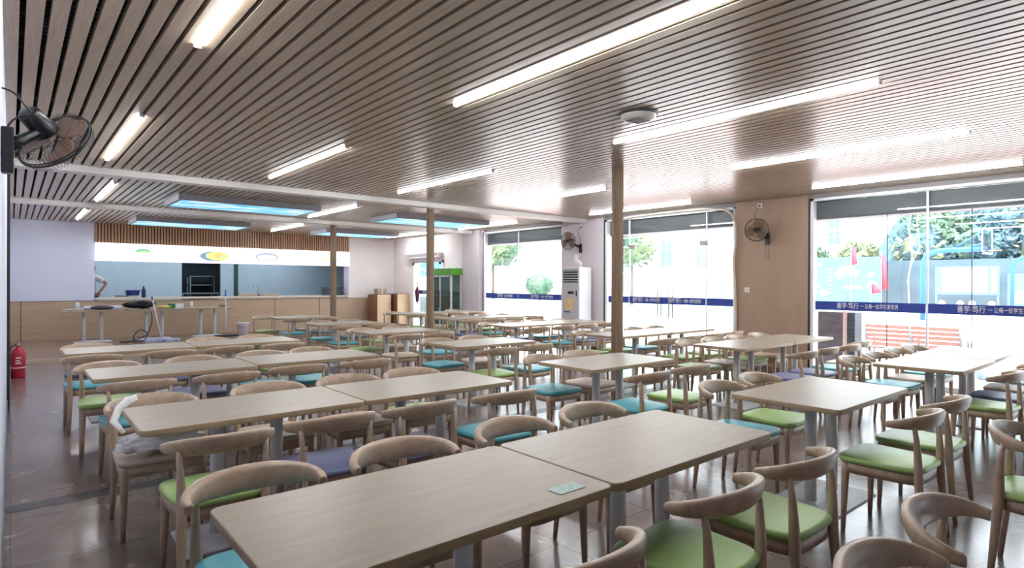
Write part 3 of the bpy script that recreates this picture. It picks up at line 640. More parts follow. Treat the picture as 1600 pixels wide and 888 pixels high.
PR = em('print_faint_grey', (208, 212, 226)); PK = em('print_faint_pink', (246, 216, 232)); S = MB()
for bx in (-1.95, -1.80):
    for j in range(4): S.box(bx, bx+.06, -0.093, -0.091, 0.10-j*.085, 0.12-j*.085)
for bx in (1.46, 1.62):
    for j in range(4): S.box(bx, bx+.05, -0.093, -0.091, 0.12-j*.085, 0.145-j*.085)
for k in range(5): S.box(-0.95+k*.09, -0.90+k*.09, -0.093, -0.091, 0.135, 0.165)
for k in range(5): S.box(-0.62+k*.09, -0.57+k*.09, -0.093, -0.091, 0.085, 0.105)
S.build('menu_price_marks', PR, t)
MB().box(-2.9, -2.7, -0.093, -0.091, -0.15, -0.12).box(-1.25, -1.05, -0.093, -0.091, -0.17, -0.14).box(1.95, 2.15, -0.093, -0.091, -0.1, -0.08).build('menu_footer_marks', PK, t)
# counter top in the hatch
o = MB().rbox(1.60, 8.30, YS-0.08, YS+0.60, 1.02, 1.07, .006).build('counter_top', mat('counter_cream', (226, 208, 190), .35)); tag(o, 'long cream serving counter top running through the hatch', 'counter')
# dark kitchen shelving / equipment
STE = mat('dim_steel', (120, 132, 136), .35, metal=.6)
t = empty('kitchen_rack', (4.75, 21.4, .17)); tag(t, 'dark steel kitchen rack seen through the kitchen doorway', 'rack')
for x in (-.35, .35):
    for y in (-.2, .2): MB().box(x-.02, x+.02, y-.02, y+.02, 0, 1.5).build('upright', STE, t)
for z in (.45, .8, 1.2, 1.48): MB().box(-.37, .37, -.22, .22, z, z+.03).build('shelf', STE, t)
t = empty('kitchen_table', (4.6, 20.9, .17)); tag(t, 'low steel worktable just inside the kitchen doorway', 'work table')
MB().rbox(-.55, .55, -.2, .2, .93, .97, .004).build('worktop', STE, t)
for x in (-.5, .5): MB().box(x-.02, x+.02, -.18, .18, 0, .93).build('leg', STE, t)
o = MB().rbox(4.75, 5.3, 21.3, 21.9, 2.25, 2.45, .02).build('extractor_hood', STE); tag(o, 'steel extractor hood hanging in the dark kitchen', 'extractor hood')
t = empty('sink', (5.62, YS+.35, 1.07)); tag(t, 'steel sink with tall swan-neck tap on the serving counter', 'sink')
MB().rbox(-.52, -.06, -.15, .15, 0, .09, .01).build('basin', mat('sink_brown_grey', (176, 164, 150), .4), t); MB().rbox(.12, .55, -.15, .15, 0, .08, .01).build('basin', mat('sink_brown_grey', (176, 164, 150)), t)
MB().tube([(0, 0, 0), (0, 0, .28), (-.03, 0, .34), (-.09, 0, .35), (-.12, 0, .30), (-.12, 0, .24)], .012, 10).build('tap', mat('tap_steel', (190, 200, 206), .25, metal=.7), t)
MB().rbox(-.05, .05, -.04, .04, 0, .03, .005).build('tap_base', BLACK, t)
t = empty('rice_cooker', (8.05, YS+.36, 1.07)); tag(t, 'dark appliance at the right end of the serving counter', 'appliance')
MB().rbox(-.42, .16, -.15, .15, 0, .23, .02).build('body', mat('appliance_dark', (52, 62, 74), .4), t); MB().rbox(-.44, .18, -.17, .17, .23, .27, .01).build('lid', mat('appliance_lid', (74, 86, 98), .4), t)
# counter things at the left
t = empty('cutting_board', (2.25, YS+.2, 1.07)); tag(t, 'stack of trays on the left part of the serving counter', 'tray')
MB().rbox(-.30, .30, -.14, .14, 0, .03, .008).build('tray_base', mat('tray_cream', (206, 204, 190), .5), t); MB().rbox(-.20, .08, -.12, .12, .03, .055, .008).build('tray_dark', DGREY, t)
o = MB().lathe([(0.13, 0), (0.15, 0.02), (0.165, 0.12), (0.19, 0.135), (0.185, 0.14), (0.15, 0.13), (0.001, 0.10)], c=(2.43, YS+.2, 1.126), n=28).build('washing_tub', mat('blue_tub', (36, 62, 138), .35)); tag(o, 'round blue plastic tub on the serving counter', 'tub')
def bottle(x, y, z, c_, capc, h_, lb, r_=.04):
    e = empty('bottle', (x, y, z)); tag(e, lb, 'bottle')
    MB().lathe([(0.001, 0), (r_, 0.002), (r_, h_*.62), (r_*.85, h_*.72), (r_*.38, h_*.82), (r_*.36, h_*.9), (0.001, h_*.9)], n=18).build('bottle_body', mat('bottle_'+str(c_[0]), c_, .3), e)
    MB().lathe([(0.001, h_*.9), (r_*.45, h_*.9), (r_*.45, h_), (0.001, h_)], n=14).build('cap', mat('cap_'+str(capc[0]), capc, .4), e)
bottle(2.66, YS+.1, 1.07, (44, 52, 96), (40, 46, 80), .30, 'dark blue bottle standing on the serving counter beside the tub', .05)
# white-post tables along the serving wall
for i, (x, y, lb) in enumerate([(1.47, 17.0, 'leftmost of three tables against the serving wall, heaped with rolls and bags'), (2.73, 17.0, 'middle of three tables against the serving wall, mop leaning on it'), (3.98, 17.15, 'right one of three tables against the serving wall')]):
    o = copy_tree(tb); o.location = (x, y, ZP); o.rotation_euler = (0, 0, 0); tag(o, 'table, ' + lb, 'table', 'tables along the serving wall')
ZT = ZP+0.751
PAPER = mat('rolled_paper_white', (226, 228, 240), .6, noise=((206, 208, 226), (6, 6, 6), 3))
for i, (x0, y0, x1, y1, z, lb) in enumerate([(1.30, 17.05, 2.03, 16.95, .05, 'thick white paper roll lying on the leftmost wall table'), (1.35, 17.2, 2.0, 17.2, .045, 'second white paper roll, behind the first, on the leftmost wall table'), (0.95, 16.95, 1.3, 17.0, .02, 'thin pale rod sticking out at the left end of the leftmost wall table')]):
    o = MB().tube([(x0, y0, ZT+z), ((x0+x1)/2, (y0+y1)/2, ZT+z), (x1, y1, ZT+z)], z*.95, 14).build('paper_roll', PAPER); tag(o, lb, 'roll')
o = MB().merge(blob((1.62, 16.8, ZT+.06), .22, .09, .045, 5, .3, 3)).build('cloth', mat('dark_cloth', (70, 64, 74), .8)); tag(o, 'dark crumpled cloth in front of the paper rolls', 'cloth')
bottle(1.17, 16.85, ZT, (224, 228, 232), (56, 62, 70), .24, 'clear white spray bottle on the leftmost wall table', .045)
t = empty('duffel_bag', (2.40, 16.95, ZT+.01)); tag(t, 'slumped black bag on the wall tables with a cable hanging down', 'bag')
MB().merge(blob((0, 0, .10), .32, .17, .10, 2, .22, 4, 1.6)).build('bag_body', mat('black_fabric', (18, 18, 26), .7), t)
MB().tube([(-.15, -.1, .12), (-.05, -.2, .17), (.1, -.2, .17), (.2, -.1, .1)], .012, 8).build('strap', BLACK, t)
o = MB().merge(blob((2.92, 16.90, ZT+.045), .16, .13, .035, 8, .3, 3)).build('cloth', mat('yellow_cloth', (214, 206, 110), .8)); tag(o, 'yellow-green cloth spread on the middle wall table', 'cloth')
t = empty('carton', (3.19, 17.08, ZT)); tag(t, 'small green and white carton on the middle wall table', 'carton')
MB().rbox(-.14, .0, -.08, .08, 0, .11, .004).build('carton_end', mat('carton_green', (52, 120, 84), .5), t); MB().rbox(0, .19, -.08, .08, 0, .115, .004).build('carton_side', mat('carton_white', (232, 236, 232), .5), t)
bottle(3.58, 17.1, ZT+.0, (230, 236, 236), (50, 100, 90), .20, 'white bottle standing at the end of the middle wall table', .035)
o = MB().merge(blob((4.33, 17.1, ZT+.035), .10, .07, .035, 4, .4, 3)).build('crumpled_paper', mat('crumpled_brown', (150, 132, 118), .7)); tag(o, 'small crumpled brown and white litter on the right wall table', 'litter')
cable('cable', [(2.55, 16.85, ZT+.05), (2.60, 16.6, ZT-.1), (2.60, 16.55, .5), (2.50, 16.5, .2), (2.42, 16.45, ZP+.03), (2.2, 16.4, ZP+.012), (1.95, 16.5, ZP+.012), (2.2, 16.6, ZP+.012), (2.5, 16.5, ZP+.15), (2.35, 16.4, ZP+.28), (2.2, 16.4, ZP+.12), (2.25, 16.4, ZP+.012), (2.0, 16.3, ZP+.012)], .012, BLACK, 'thick black cable coiled on the floor below the bag')
# mops
t = empty('mop', (2.78, 16.35, ZP)); tag(t, 'blue and white flat mop leaning on the middle wall table', 'mop', 'mops')
MB().tube([(0, 0, .03), (-.15, .28, .98)], .013, 8).build('pole', mat('pole_white', (214, 220, 236), .4), t); MB().tube([(-.15, .28, .98), (-.163, .305, 1.06)], .018, 8).build('grip', mat('grip_blue', (60, 70, 120), .4), t)
MB().slab(rrect(-.38, .38, -.16, .16, .03), 0, .04, .01, 2).build('mop_head', mat('mop_head_blue', (96, 108, 200), .8, noise=((226, 230, 246), (9, 26, 9), 3)), t)
t = empty('mop', (4.31, 16.66, ZP)); tag(t, 'dark-headed mop with white pole and blue grip by the right wall table', 'mop', 'mops')
MB().tube([(0, 0, .03), (-.02, .02, 1.05)], .013, 8).build('pole', mat('pole_white', (214, 220, 236), .4), t); MB().tube([(-.02, .02, 1.05), (-.02, .02, 1.22)], .02, 8).build('grip', mat('grip_bright_blue', (44, 96, 200), .4), t)
MB().slab(rrect(-.28, .28, -.10, .10, .03), 0, .04, .01, 2).build('mop_head', mat('mop_head_dark', (44, 50, 62), .8), t)
t = empty('bucket', (4.84, 17.1, ZP)); tag(t, 'white plastic bucket on the floor below the serving counter', 'bucket')
MB().lathe([(0.001, 0), (0.125, 0), (0.16, 0.30), (0.168, 0.31), (0.16, 0.315), (0.15, 0.30), (0.12, 0.012), (0.001, 0.012)], n=28).build('bucket_body', mat('bucket_white', (228, 228, 236), .4), t)
MB().tube([(-.16, 0, .3), (-.12, -.12, .22), (0, -.17, .18), (.12, -.12, .22), (.16, 0, .3)], .004, 6).build('handle', WIRE, t)
# fire extinguisher
t = empty('fire_extinguisher', (0.09, 11.9, 0)); tag(t, 'red fire extinguisher standing on the floor by the left wall', 'fire extinguisher')
MB().lathe([(0.001, 0), (0.085, 0), (0.09, 0.02), (0.09, 0.36), (0.075, 0.43), (0.03, 0.46), (0.025, 0.49), (0.001, 0.49)], n=28).build('cylinder', mat('extinguisher_red', (176, 30, 44), .3), t)
MB().lathe([(0.0912, 0.15), (0.0912, 0.165)], n=28).build('band', TRIMW, t)
MB().lathe([(0.025, .49), (0.03, .5), (0.03, .53), (.001, .53)], n=14).box(-.02, .09, -.01, .01, .53, .545).box(-.02, .08, -.01, .01, .56, .575).build('valve', SS, t)
MB().tube([(-.03, 0, .51), (-.09, -.02, .48), (-.105, -.02, .38), (-.1, -.02, .2)], .011, 8).build('hose', BLACK, t)
S = MB(); S.box(-.035, .035, -0.0935, -0.089, .22, .24).box(-.035, .02, -0.0935, -0.089, .26, .275).box(-.03, .03, -0.0935, -0.088, .30, .32); S.build('printed_panel', mat('print_white', (236, 220, 220), .5), t)

# right rear corner : cabinets, parcel, fridge
CF = mat('cabinet_pale', (226, 196, 160), .5, noise=((214, 184, 148), (3, 3, 14), 3)); CD = mat('cabinet_brown', (146, 100, 78), .5, noise=((124, 82, 62), (4, 4, 20), 4))
for (x0, x1, y0, y1, z1, lb) in [(8.92, 9.42, 17.2, 17.85, 1.10, 'brown wooden cabinet nearer the serving hatch, parcel on top'), (9.50, 9.93, 16.95, 17.55, 1.12, 'pale wooden cabinet standing in the far right corner')]:
    t = empty('wooden_cabinet', (x0, y0, ZP)); tag(t, lb, 'cabinet', 'wooden cabinets in the far corner')
    MB().rbox(0, x1-x0, .02, y1-y0, 0, z1-ZP, .004).build('carcass', CD, t)
    MB().rbox(.01, x1-x0-.005, 0, .019, .01, z1-ZP-.01, .003).build('door', CF, t)
    MB().box(-.003, 0, .3, .305, 0, z1-ZP).build('side_joint', DARKLINE, t)
t = empty('parcel', (9.03, 17.5, 1.10)); tag(t, 'small brown parcel on top of the cabinet near the hatch', 'parcel')
MB().rbox(0, .34, -.12, .12, 0, .19, .015).build('parcel_box', mat('parcel_brown', (168, 150, 132), .7), t); MB().box(.15, .19, -.123, .123, -.0, .193).build('tape', mat('tape_tan', (210, 198, 178), .4), t)
t = empty('display_fridge', (9.71, 14.46, ZP)); tag(t, 'tall glass display fridge with a green header by the side door', 'fridge')
FW = mat('fridge_white', (222, 224, 224), .35); FGn = mat('fridge_green', (96, 170, 60), .4)
S = MB(); S.box(-.20, .20, -.56, .56, 0, .16).box(.16, .21, -.56, .56, 0, 1.80).box(-.20, .20, -.56, .56, 1.70, 1.84).box(-.20, .16, .53, .56, .16, 1.7)
S.box(-.20, -.17, -.56, -.53, .16, 1.70).box(.10, .16, -.56, -.53, .16, 1.70); S.build('cabinet_body', FW, t)
MB().rbox(-.225, -.20, -.55, .55, 1.64, 1.83, .004).rbox(-.20, .15, -.585, -.56, 1.64, 1.83, .004).build('header', FGn, t)
MB().box(-.17, .10, -.552, -.545, .16, 1.64).build('side_glass', GLF, t); MB().box(.205, .225, -.56, .56, 0, 1.84).build('back_panel', DGREY, t)
for yc in (-.275, .275):
    S = MB(); S.box(-.222, -.202, yc-.27, yc-.235, .18, 1.63).box(-.222, -.202, yc+.235, yc+.27, .18, 1.63).box(-.222, -.202, yc-.27, yc+.27, .18, .22).box(-.222, -.202, yc-.27, yc+.27, 1.59, 1.63)
    dr = S.build('door', FW, t); MB().box(-.216, -.208, yc-.235, yc+.235, .22, 1.59).build('glass', GLF, dr); MB().box(-.245, -.222, yc-.26, yc-.24, .7, 1.2).build('handle', DGREY, dr)
for z in (.45, .8, 1.15): MB().box(-.18, .15, -.52, .52, z, z+.012).build('shelf', mat('shelf_wire', (176, 186, 186), .4), t)
S = MB()
for z in (.17, .462, .812):
    for i in range(14): S.tube([(-.10, -.48+i*.073, z), (-.10, -.48+i*.073, z+.20)], .026, 8)
    for k in (0, .08): S.tube([(-.02+k, -.48, z), (-.02+k, -.48, z+.20)], .026, 8)
S.build('stock', mat('fridge_stock', (206, 196, 172), .5, noise=((140, 156, 146), (3, 9, 5), 2)), t)

# ------------------------------------------------------------------ person behind the counter
def person():
    e = empty('person', (1.57, 18.95, .17)); tag(e, 'person in white short-sleeved shirt behind the counter, half hidden, elbow out', 'person')
    def skin(name, verts, edges, radii, m_, root=0):
        me = bpy.data.meshes.new(name); me.from_pydata(verts, edges, []); me.materials.append(m_)
        o = bpy.data.objects.new(name, me); C.objects.link(o); o.parent = e
        md = o.modifiers.new('s', 'SKIN'); sub = o.modifiers.new('u', 'SUBSURF'); sub.levels = sub.render_levels = 2
        for i, rd in enumerate(radii):
            v = me.skin_vertices[0].data[i]; v.radius = (rd, rd) if not isinstance(rd, tuple) else rd; v.use_root = (i == root)
        md.use_smooth_shade = True
        return o
    SK = mat('skin_brown', (150, 104, 80), .5); SH = mat('shirt_white', (206, 210, 212), .7, noise=((180, 184, 186), (9, 9, 9), 2)); TR = mat('trousers_grey', (86, 82, 80), .8); HR = mat('hair_black', (22, 20, 22), .6)
    V = [(0, 0, .92), (0, 0, 1.12), (0, 0, 1.34), (0, 0, 1.45), (0.02, -.01, 1.53), (0.03, -.02, 1.63), (0.03, -.02, 1.70),
         (.17, 0, 1.40), (.36, -.05, 1.27), (.23, -.16, 1.08), (.17, -.17, 1.00), (-.17, 0, 1.40), (-.22, -.02, 1.12), (-.20, -.12, .90), (-.20, -.15, .82),
         (.10, 0, .86), (.11, -.01, .47), (.11, .02, .08), (.12, -.10, .03), (-.10, 0, .86), (-.11, -.01, .47), (-.11, .02, .08), (-.12, -.10, .03)]
    E = [(0, 1), (1, 2), (2, 3), (3, 4), (4, 5), (5, 6), (3, 7), (7, 8), (8, 9), (9, 10), (3, 11), (11, 12), (12, 13), (13, 14), (0, 15), (15, 16), (16, 17), (17, 18), (0, 19), (19, 20), (20, 21), (21, 22)]
    Rr = [.12, .115, .13, .07, .05, .085, .07, .055, .042, .032, .024, .055, .042, .032, .024, .085, .058, .038, .03, .085, .058, .038, .03]
    skin('body', V, E, Rr, SK)
    skin('shirt', [(0, 0, .88), (0, 0, 1.1), (0, 0, 1.33), (0, 0, 1.44), (.17, 0, 1.40), (.31, -.035, 1.30), (-.17, 0, 1.40), (-.21, -.01, 1.22)], [(0, 1), (1, 2), (2, 3), (3, 4), (4, 5), (3, 6), (6, 7)], [.155, .145, .15, .085, .08, .066, .08, .066], SH)
    skin('trousers', [(0, 0, .93), (.10, 0, .84), (.11, -.01, .47), (.11, .02, .09), (-.10, 0, .84), (-.11, -.01, .47), (-.11, .02, .09)], [(0, 1), (1, 2), (2, 3), (0, 4), (4, 5), (5, 6)], [.14, .105, .075, .06, .105, .075, .06], TR)
    MB().merge(blob((0.025, .0, 1.68), .098, .112, .10, 1, .08, 3)).build('hair', HR, e)
    MB().lathe([(0.001, .02), (.012, .012), (.016, 0), (.001, -.006)], c=(0.03, -.115, 1.63), n=10, axis=(0, -1, 0)).build('nose', SK, e)
    for s_ in (-1, 1):
        MB().merge(blob((0.03+s_*.088, -.015, 1.63), .014, .022, .03, 2, .05, 2)).build('ear', SK, e)
        MB().merge(blob((0.03+s_*.032, -.098, 1.655), .012, .008, .007, 2, .0, 2)).build('eye', BLACK, e)
        hx, hz = (.17, 1.00) if s_ > 0 else (-.20, .82); hy = -.17 if s_ > 0 else -.15
        for k in range(4): MB().tube([(hx-.02*s_+(k-1.5)*.02, hy, hz), (hx-.03*s_+(k-1.5)*.021, hy-.02, hz-.05), (hx-.035*s_+(k-1.5)*.02, hy-.035, hz-.085+abs(k-1.4)*.008)], [.010, .009, .007], 8).build('finger', SK, e)
        MB().tube([(hx+.03, hy, hz+.01), (hx+.045, hy-.02, hz-.03), (hx+.045, hy-.03, hz-.05)], [.011, .01, .008], 8).build('thumb', SK, e)
        MB().merge(blob((hx, hy, hz-.01), .042, .02, .045, 3, .05, 2)).build('palm', SK, e)
    return e
person()

# ------------------------------------------------------------------ outdoors
ZG = -0.15
COURT = bpy.data.materials.new('court_surface'); COURT.use_nodes = True; nt = COURT.node_tree; b = nt.nodes['Principled BSDF']; b.inputs['Roughness'].default_value = .8
tc = nt.nodes.new('ShaderNodeTexCoord'); sx = nt.nodes.new('ShaderNodeSeparateXYZ'); nt.links.new(tc.outputs['Object'], sx.inputs[0])
rp = nt.nodes.new('ShaderNodeValToRGB'); rp.color_ramp.interpolation = 'CONSTANT'; mr = nt.nodes.new('ShaderNodeMapRange'); mr.inputs[1].default_value = 10; mr.inputs[2].default_value = 80
nt.links.new(sx.outputs['X'], mr.inputs[0]); nt.links.new(mr.outputs[0], rp.inputs[0])
G1, PK1, GR1 = lin((214, 216, 216)), lin((214, 168, 160)), lin((186, 206, 200))
rp.color_ramp.elements[0].position = 0; rp.color_ramp.elements[0].color = G1; rp.color_ramp.elements[1].position = .05; rp.color_ramp.elements[1].color = PK1
for p_, c_ in ((.14, G1), (.22, GR1), (.45, lin((206, 190, 184))), (.60, PK1)): k = rp.color_ramp.elements.new(p_); k.color = c_
nt.links.new(rp.outputs[0], b.inputs['Base Color'])
struct('ground', MB().box(XR+0.15, 130, -60, 110, ZG-.2, ZG), COURT)
# bench
def bench():
    e = empty('park_bench', (12.75, 3.62, ZG)); tag(e, 'red-slatted park bench outside the near window, seen from behind', 'bench'); e.rotation_euler = (0, 0, 0)
    SL = mat('bench_slat_red', (150, 104, 94), .6); IR = mat('bench_iron', (120, 128, 138), .5)
    for i in range(5): MB().rbox(-.02+i*-.018+.05, .01+i*-.018+.05, -.78, .78, .46+i*.085, .525+i*.085, .005).build('back_slat', SL, e)
    for i in range(5): MB().rbox(.10+i*.08, .16+i*.08, -.78, .78, .40, .425, .005).build('seat_slat', SL, e)
    for s_ in (-.76, .76, 0): MB().tube([(-.06, s_, .90), (.02, s_, .55), (.06, s_, .40), (.0, s_, .2), (-.04, s_, 0)], .018, 8).tube([(.06, s_, .39), (.5, s_, .39), (.45, s_, .2), (.52, s_, 0)], .018, 8).tube([(.02, s_, .60), (.3, s_, .64), (.5, s_, .58), (.5, s_, .40)], .016, 8).build('iron_frame', IR, e)
bench()
t = empty('armchair', (12.9, 2.55, ZG)); tag(t, 'grey covered outdoor seat at the right end of the park bench', 'seat')
GC = mat('grey_cover', (170, 178, 186), .8)
MB().merge(blob((0, 0, .42), .30, .20, .46, 6, .12, 3, 1.5)).build('cover', GC, t); MB().merge(blob((.2, -.1, .25), .25, .22, .28, 9, .12, 3, 1.5)).build('seat_cover', GC, t)
t = empty('display_box', (12.8, 6.2, ZG)); tag(t, 'orange bench with grey-blue back outside the glass door', 'bench')
MB().rbox(-.1, .1, -.75, .75, .62, .92, .02).build('backrest', mat('bench_back_blue', (130, 160, 172), .6), t); MB().rbox(-.1, .35, -.75, .75, .42, .48, .02).build('seat', mat('bench_orange', (226, 150, 110), .6), t)
for y in (-.7, .7): MB().box(-.08, -.03, y-.03, y+.03, 0, .62).box(.28, .33, y-.03, y+.03, 0, .42).build('leg', mat('bench_back_blue', (130, 160, 172)), t)
t = empty('shelf_cart', (11.0, 4.33, ZG)); tag(t, 'dark cabinet outside the near window beside the tan pillar', 'cabinet')
MB().rbox(-.2, .2, -.28, .14, 0, 1.16, .01).build('carcass', mat('outdoor_dark', (96, 92, 104), .5, noise=((74, 72, 84), (5, 5, 9), 3)), t)
MB().box(-.22, .2, -.34, -.28, 0, 1.18).build('side_panel', mat('outdoor_pink', (222, 190, 186), .5), t)
S = MB()
for i in range(16): S.box(-.22, -.2, -.43, -.37, .1+i*.066, .135+i*.066)
S.box(-.2, .1, -.46, -.34, 0.0, 1.16); S.build('hole_strip', [mat('strip_dark', (70, 76, 84), .5)], t)
# blue notice board outside the side door
t = empty('notice_board', (13.2, 21.3, ZG)); tag(t, 'blue board with a white arc outside the far side door', 'notice board')
NB = mat('notice_blue', (40, 130, 190), .5)
MB().box(-.04, .04, -1.5, 1.5, 1.92, 2.75).box(-.04, .04, 1.0, 1.5, 1.0, 1.92).build('board', NB, t)
MB().tube([(-.05, 1.2, 2.15), (-.05, .7, 2.3), (-.05, .2, 2.25), (-.05, -.2, 2.1)], .02, 6).build('arc_mark', WHITE, t)
for y in (-1.4, 1.4): MB().box(-.03, .03, y-.04, y+.04, 0, 1.95).build('leg', TRIMW, t)
# basketball hoops
BLU = mat('hoop_blue', (44, 92, 176), .45)
def hoop(x, y, lb):
    e = empty('basketball_hoop', (x, y, ZG)); tag(e, lb, 'basketball hoop', 'basketball hoops')
    MB().tube([(0, 0, 0), (0, 0, 2.6), (0.0, -.12, 2.95), (0, -.45, 3.12), (0, -1.0, 3.18), (0, -2.3, 3.18)], .11, 12).build('pole', BLU, e)
    MB().tube([(0, -1.1, 3.2), (0, -2.25, 4.0)], .04, 8).tube([(0, -1.3, 3.2), (0, -2.25, 3.4)], .04, 8).build('brace', BLU, e)
    S = MB(); S.box(-.9, .9, -2.36, -2.33, 2.95, 3.02).box(-.9, .9, -2.36, -2.33, 4.0, 4.06).box(-.9, -.84, -2.36, -2.33, 2.95, 4.06).box(.84, .9, -2.36, -2.33, 2.95, 4.06); bd = S.build('backboard', mat('board_white', (230, 240, 244), .4), e)
    MB().box(-.84, .84, -2.35, -2.34, 3.02, 4.0).build('board_glass', GL, bd)
    S = MB(); S.tube([(.22*math.cos(2*math.pi*k/16), -2.62+.22*math.sin(2*math.pi*k/16), 3.1) for k in range(17)], .012, 6); S.build('rim', mat('rim_orange', (226, 110, 70), .4), e)
    return e
hoop(32.0, 8.6, 'blue basketball hoop seen through the middle of the near window'); hoop(42.5, 7.2, 'blue basketball hoop farther off at the right edge')
# billboard
def billboard():
    e = empty('billboard', (52.6, 19.6, ZG)); tag(e, 'large light blue billboard outside at the left of the near window', 'billboard')
    BB = mat('billboard_blue', (84, 128, 154), .5, noise=((76, 120, 148), (.4, .4, .6), 3)); BW = mat('billboard_white', (160, 184, 190), .5); BY = mat('billboard_yellow', (176, 176, 120), .5)  # desaturated blues and whites, with outdoor haze put into them
    e.rotation_euler = (0, 0, R(14))
    MB().box(0, .12, -2.45, 2.45, .15, 3.85).build('board', BB, e)
    S = MB()
    for k in range(7): S.box(-.02, 0, .95, 1.25, .9+k*.32, .98+k*.32)
    S.box(-.02, 0, -1.2, .1, 1.25, 1.5).box(-.02, 0, 1.7, 2.1, 3.2, 3.4); S.build('text_lines', BW, e)
    rr2 = random.Random(4)
    for k, (yc, zc, rs, m_) in enumerate([(.35, 2.5, .55, BW), (-.35, 2.75, .5, BY), (-.75, 2.6, .4, BY), (.1, 2.9, .35, BW), (-1.9, 1.6, .5, BW), (-1.8, 2.4, .3, BW), (1.6, .9, .45, BW), (2.0, 1.5, .25, BW)]):
        pts = [(yc+rs*(.45+.55*rr2.random())*math.cos(2*math.pi*i/14), zc+rs*(.45+.55*rr2.random())*math.sin(2*math.pi*i/14)) for i in range(14)]
        S = MB(); S.rings([[(-.01-.004*k, y, z) for y, z in pts], [(-.014-.004*k, y, z) for y, z in pts]], smooth=False); S.build('splash_shape', m_, e)
    for y in (-2.3, 2.3): MB().box(.02, .14, y-.06, y+.06, 0, .2).build('foot', STEELD, e)
billboard()
# white screen on the retaining wall
WALLG = mat('retaining_wall', (82, 104, 116), .8, noise=((68, 90, 102), (.6, .6, .9), 5))  # bluish haze put into the wall colour
struct('wall_retaining', MB().box(58, 60, -40, 20.4, ZG, 3.5), WALLG)
t = empty('outdoor_screen', (54.5, 11.9, ZG)); tag(t, 'white outdoor screen board before the retaining wall', 'screen')
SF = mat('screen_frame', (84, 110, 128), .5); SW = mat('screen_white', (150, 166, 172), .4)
MB().rbox(-.1, .1, -2.0, 1.95, .85, 3.0, .05).build('frame', SF, t); MB().box(-.13, -.1, -1.3, 1.5, 1.05, 2.85).build('screen_face', SW, t)
MB().box(-.13, -.1, -1.85, -1.5, 1.05, 2.85).build('side_notice', SW, t)
for y in (-1.9, 1.85): MB().box(-.08, .08, y-.07, y+.07, 0, .9).build('leg', SF, t)
t = empty('ball_rack', (54.3, 8.3, ZG)); tag(t, 'grey storage cupboard right of the white outdoor screen', 'cupboard')
MB().rbox(-.4, .4, -1.1, 1.1, 0, 2.4, .05).build('cupboard_body', SF, t); MB().box(-.43, -.4, -.1, .9, .3, 1.2).build('door', SW, t)
for i, (px, py) in enumerate([(52.0, 12.8), (52.0, 11.7), (52.0, 11.0), (52.0, 9.9)]):
    t = empty('stone_ball', (px, py, ZG)); tag(t, 'round white stone bollard, %s from left before the outdoor screen' % ['first', 'second', 'third', 'fourth'][i], 'bollard', 'round stone bollards')
    MB().lathe([(.001, 0), (.13, 0), (.14, .06), (.19, .15), (.22, .27), (.19, .39), (.12, .46), (.001, .49)], n=20).build('ball', mat('stone_white', (190, 170, 168), .7), t)
FLG = mat('flag_red', (190, 58, 76), .6)
for i, (px, py, z0, z1, wd, lb) in enumerate([(50.0, 18.2, 3.1, 4.6, .22, 'red banner flag above the blue billboard'), (50.6, 16.3, 1.2, 3.9, .24, 'tall red feather banner right of the blue billboard'), (50.3, 16.9, .9, 1.7, .36, 'short red and pink banner at the foot of the tall one'), (36.5, 36.5, 2.6, 5.3, .45, 'pink-red flag at the right edge of the far window')]):
    t = empty('banner_flag', (px, py, ZG)); tag(t, lb, 'banner', 'red banner flags')
    MB().tube([(0, 0, 0), (0, 0, z1+.1)], .03, 8).build('pole', TRIMW, t)
    MB().rings([[(0.0, 0, z0), (.02, 0, z0), (.02, -wd*2, z0+.1), (0, -wd*2, z0+.1)], [(.05, 0, (z0+z1)/2), (.07, 0, (z0+z1)/2), (.03, -wd*1.6, (z0+z1)/2), (.01, -wd*1.6, (z0+z1)/2)], [(0, 0, z1), (.02, 0, z1), (.02, -wd*1.2, z1-.1), (0, -wd*1.2, z1-.1)]]).build('cloth', FLG, t)
# buildings
def building(name, x, y, rz, L, hgt, wins, lb, c_=(222, 226, 226)):
    e = empty('school_building', (x, y, ZG)); e.rotation_euler = (0, 0, rz); tag(e, lb, 'building', 'school buildings')
    MB().box(0, 8, -L/2, L/2, 0, hgt).build('wall', mat('facade_%d' % c_[0], c_, .8), e)
    MB().box(-.5, 8.4, -L/2-.3, L/2+.3, hgt, hgt+.35).build('roof', mat('roof_grey', (170, 172, 176), .7), e)
    FWm = mat('facade_frame', (214, 226, 230), .5); PN = mat('facade_pane', (96, 128, 140), .15)
    for (yc, zc, w_, h_) in wins:
        fr = MB().box(-.06, .05, yc-w_/2, yc-w_/2+.1, zc, zc+h_).box(-.06, .05, yc+w_/2-.1, yc+w_/2, zc, zc+h_).box(-.06, .05, yc-w_/2, yc+w_/2, zc, zc+.1).box(-.06, .05, yc-w_/2, yc+w_/2, zc+h_-.1, zc+h_).box(-.06, .05, yc-.05, yc+.05, zc, zc+h_).box(-.06, .05, yc-w_/2, yc+w_/2, zc+h_*.62, zc+h_*.62+.1).build('window', FWm, e)
        MB().box(-.03, -.01, yc-w_/2+.1, yc+w_/2-.1, zc+.1, zc+h_-.1).build('pane', PN, fr)
    return e
building('b1', 62, 30.6, R(0), 17, 13, [(-6.5+i*2.6, z, 1.3, 2.6) for i in range(5) for z in (5.4, 9.4)], 'white school building beyond the billboard in the near window')
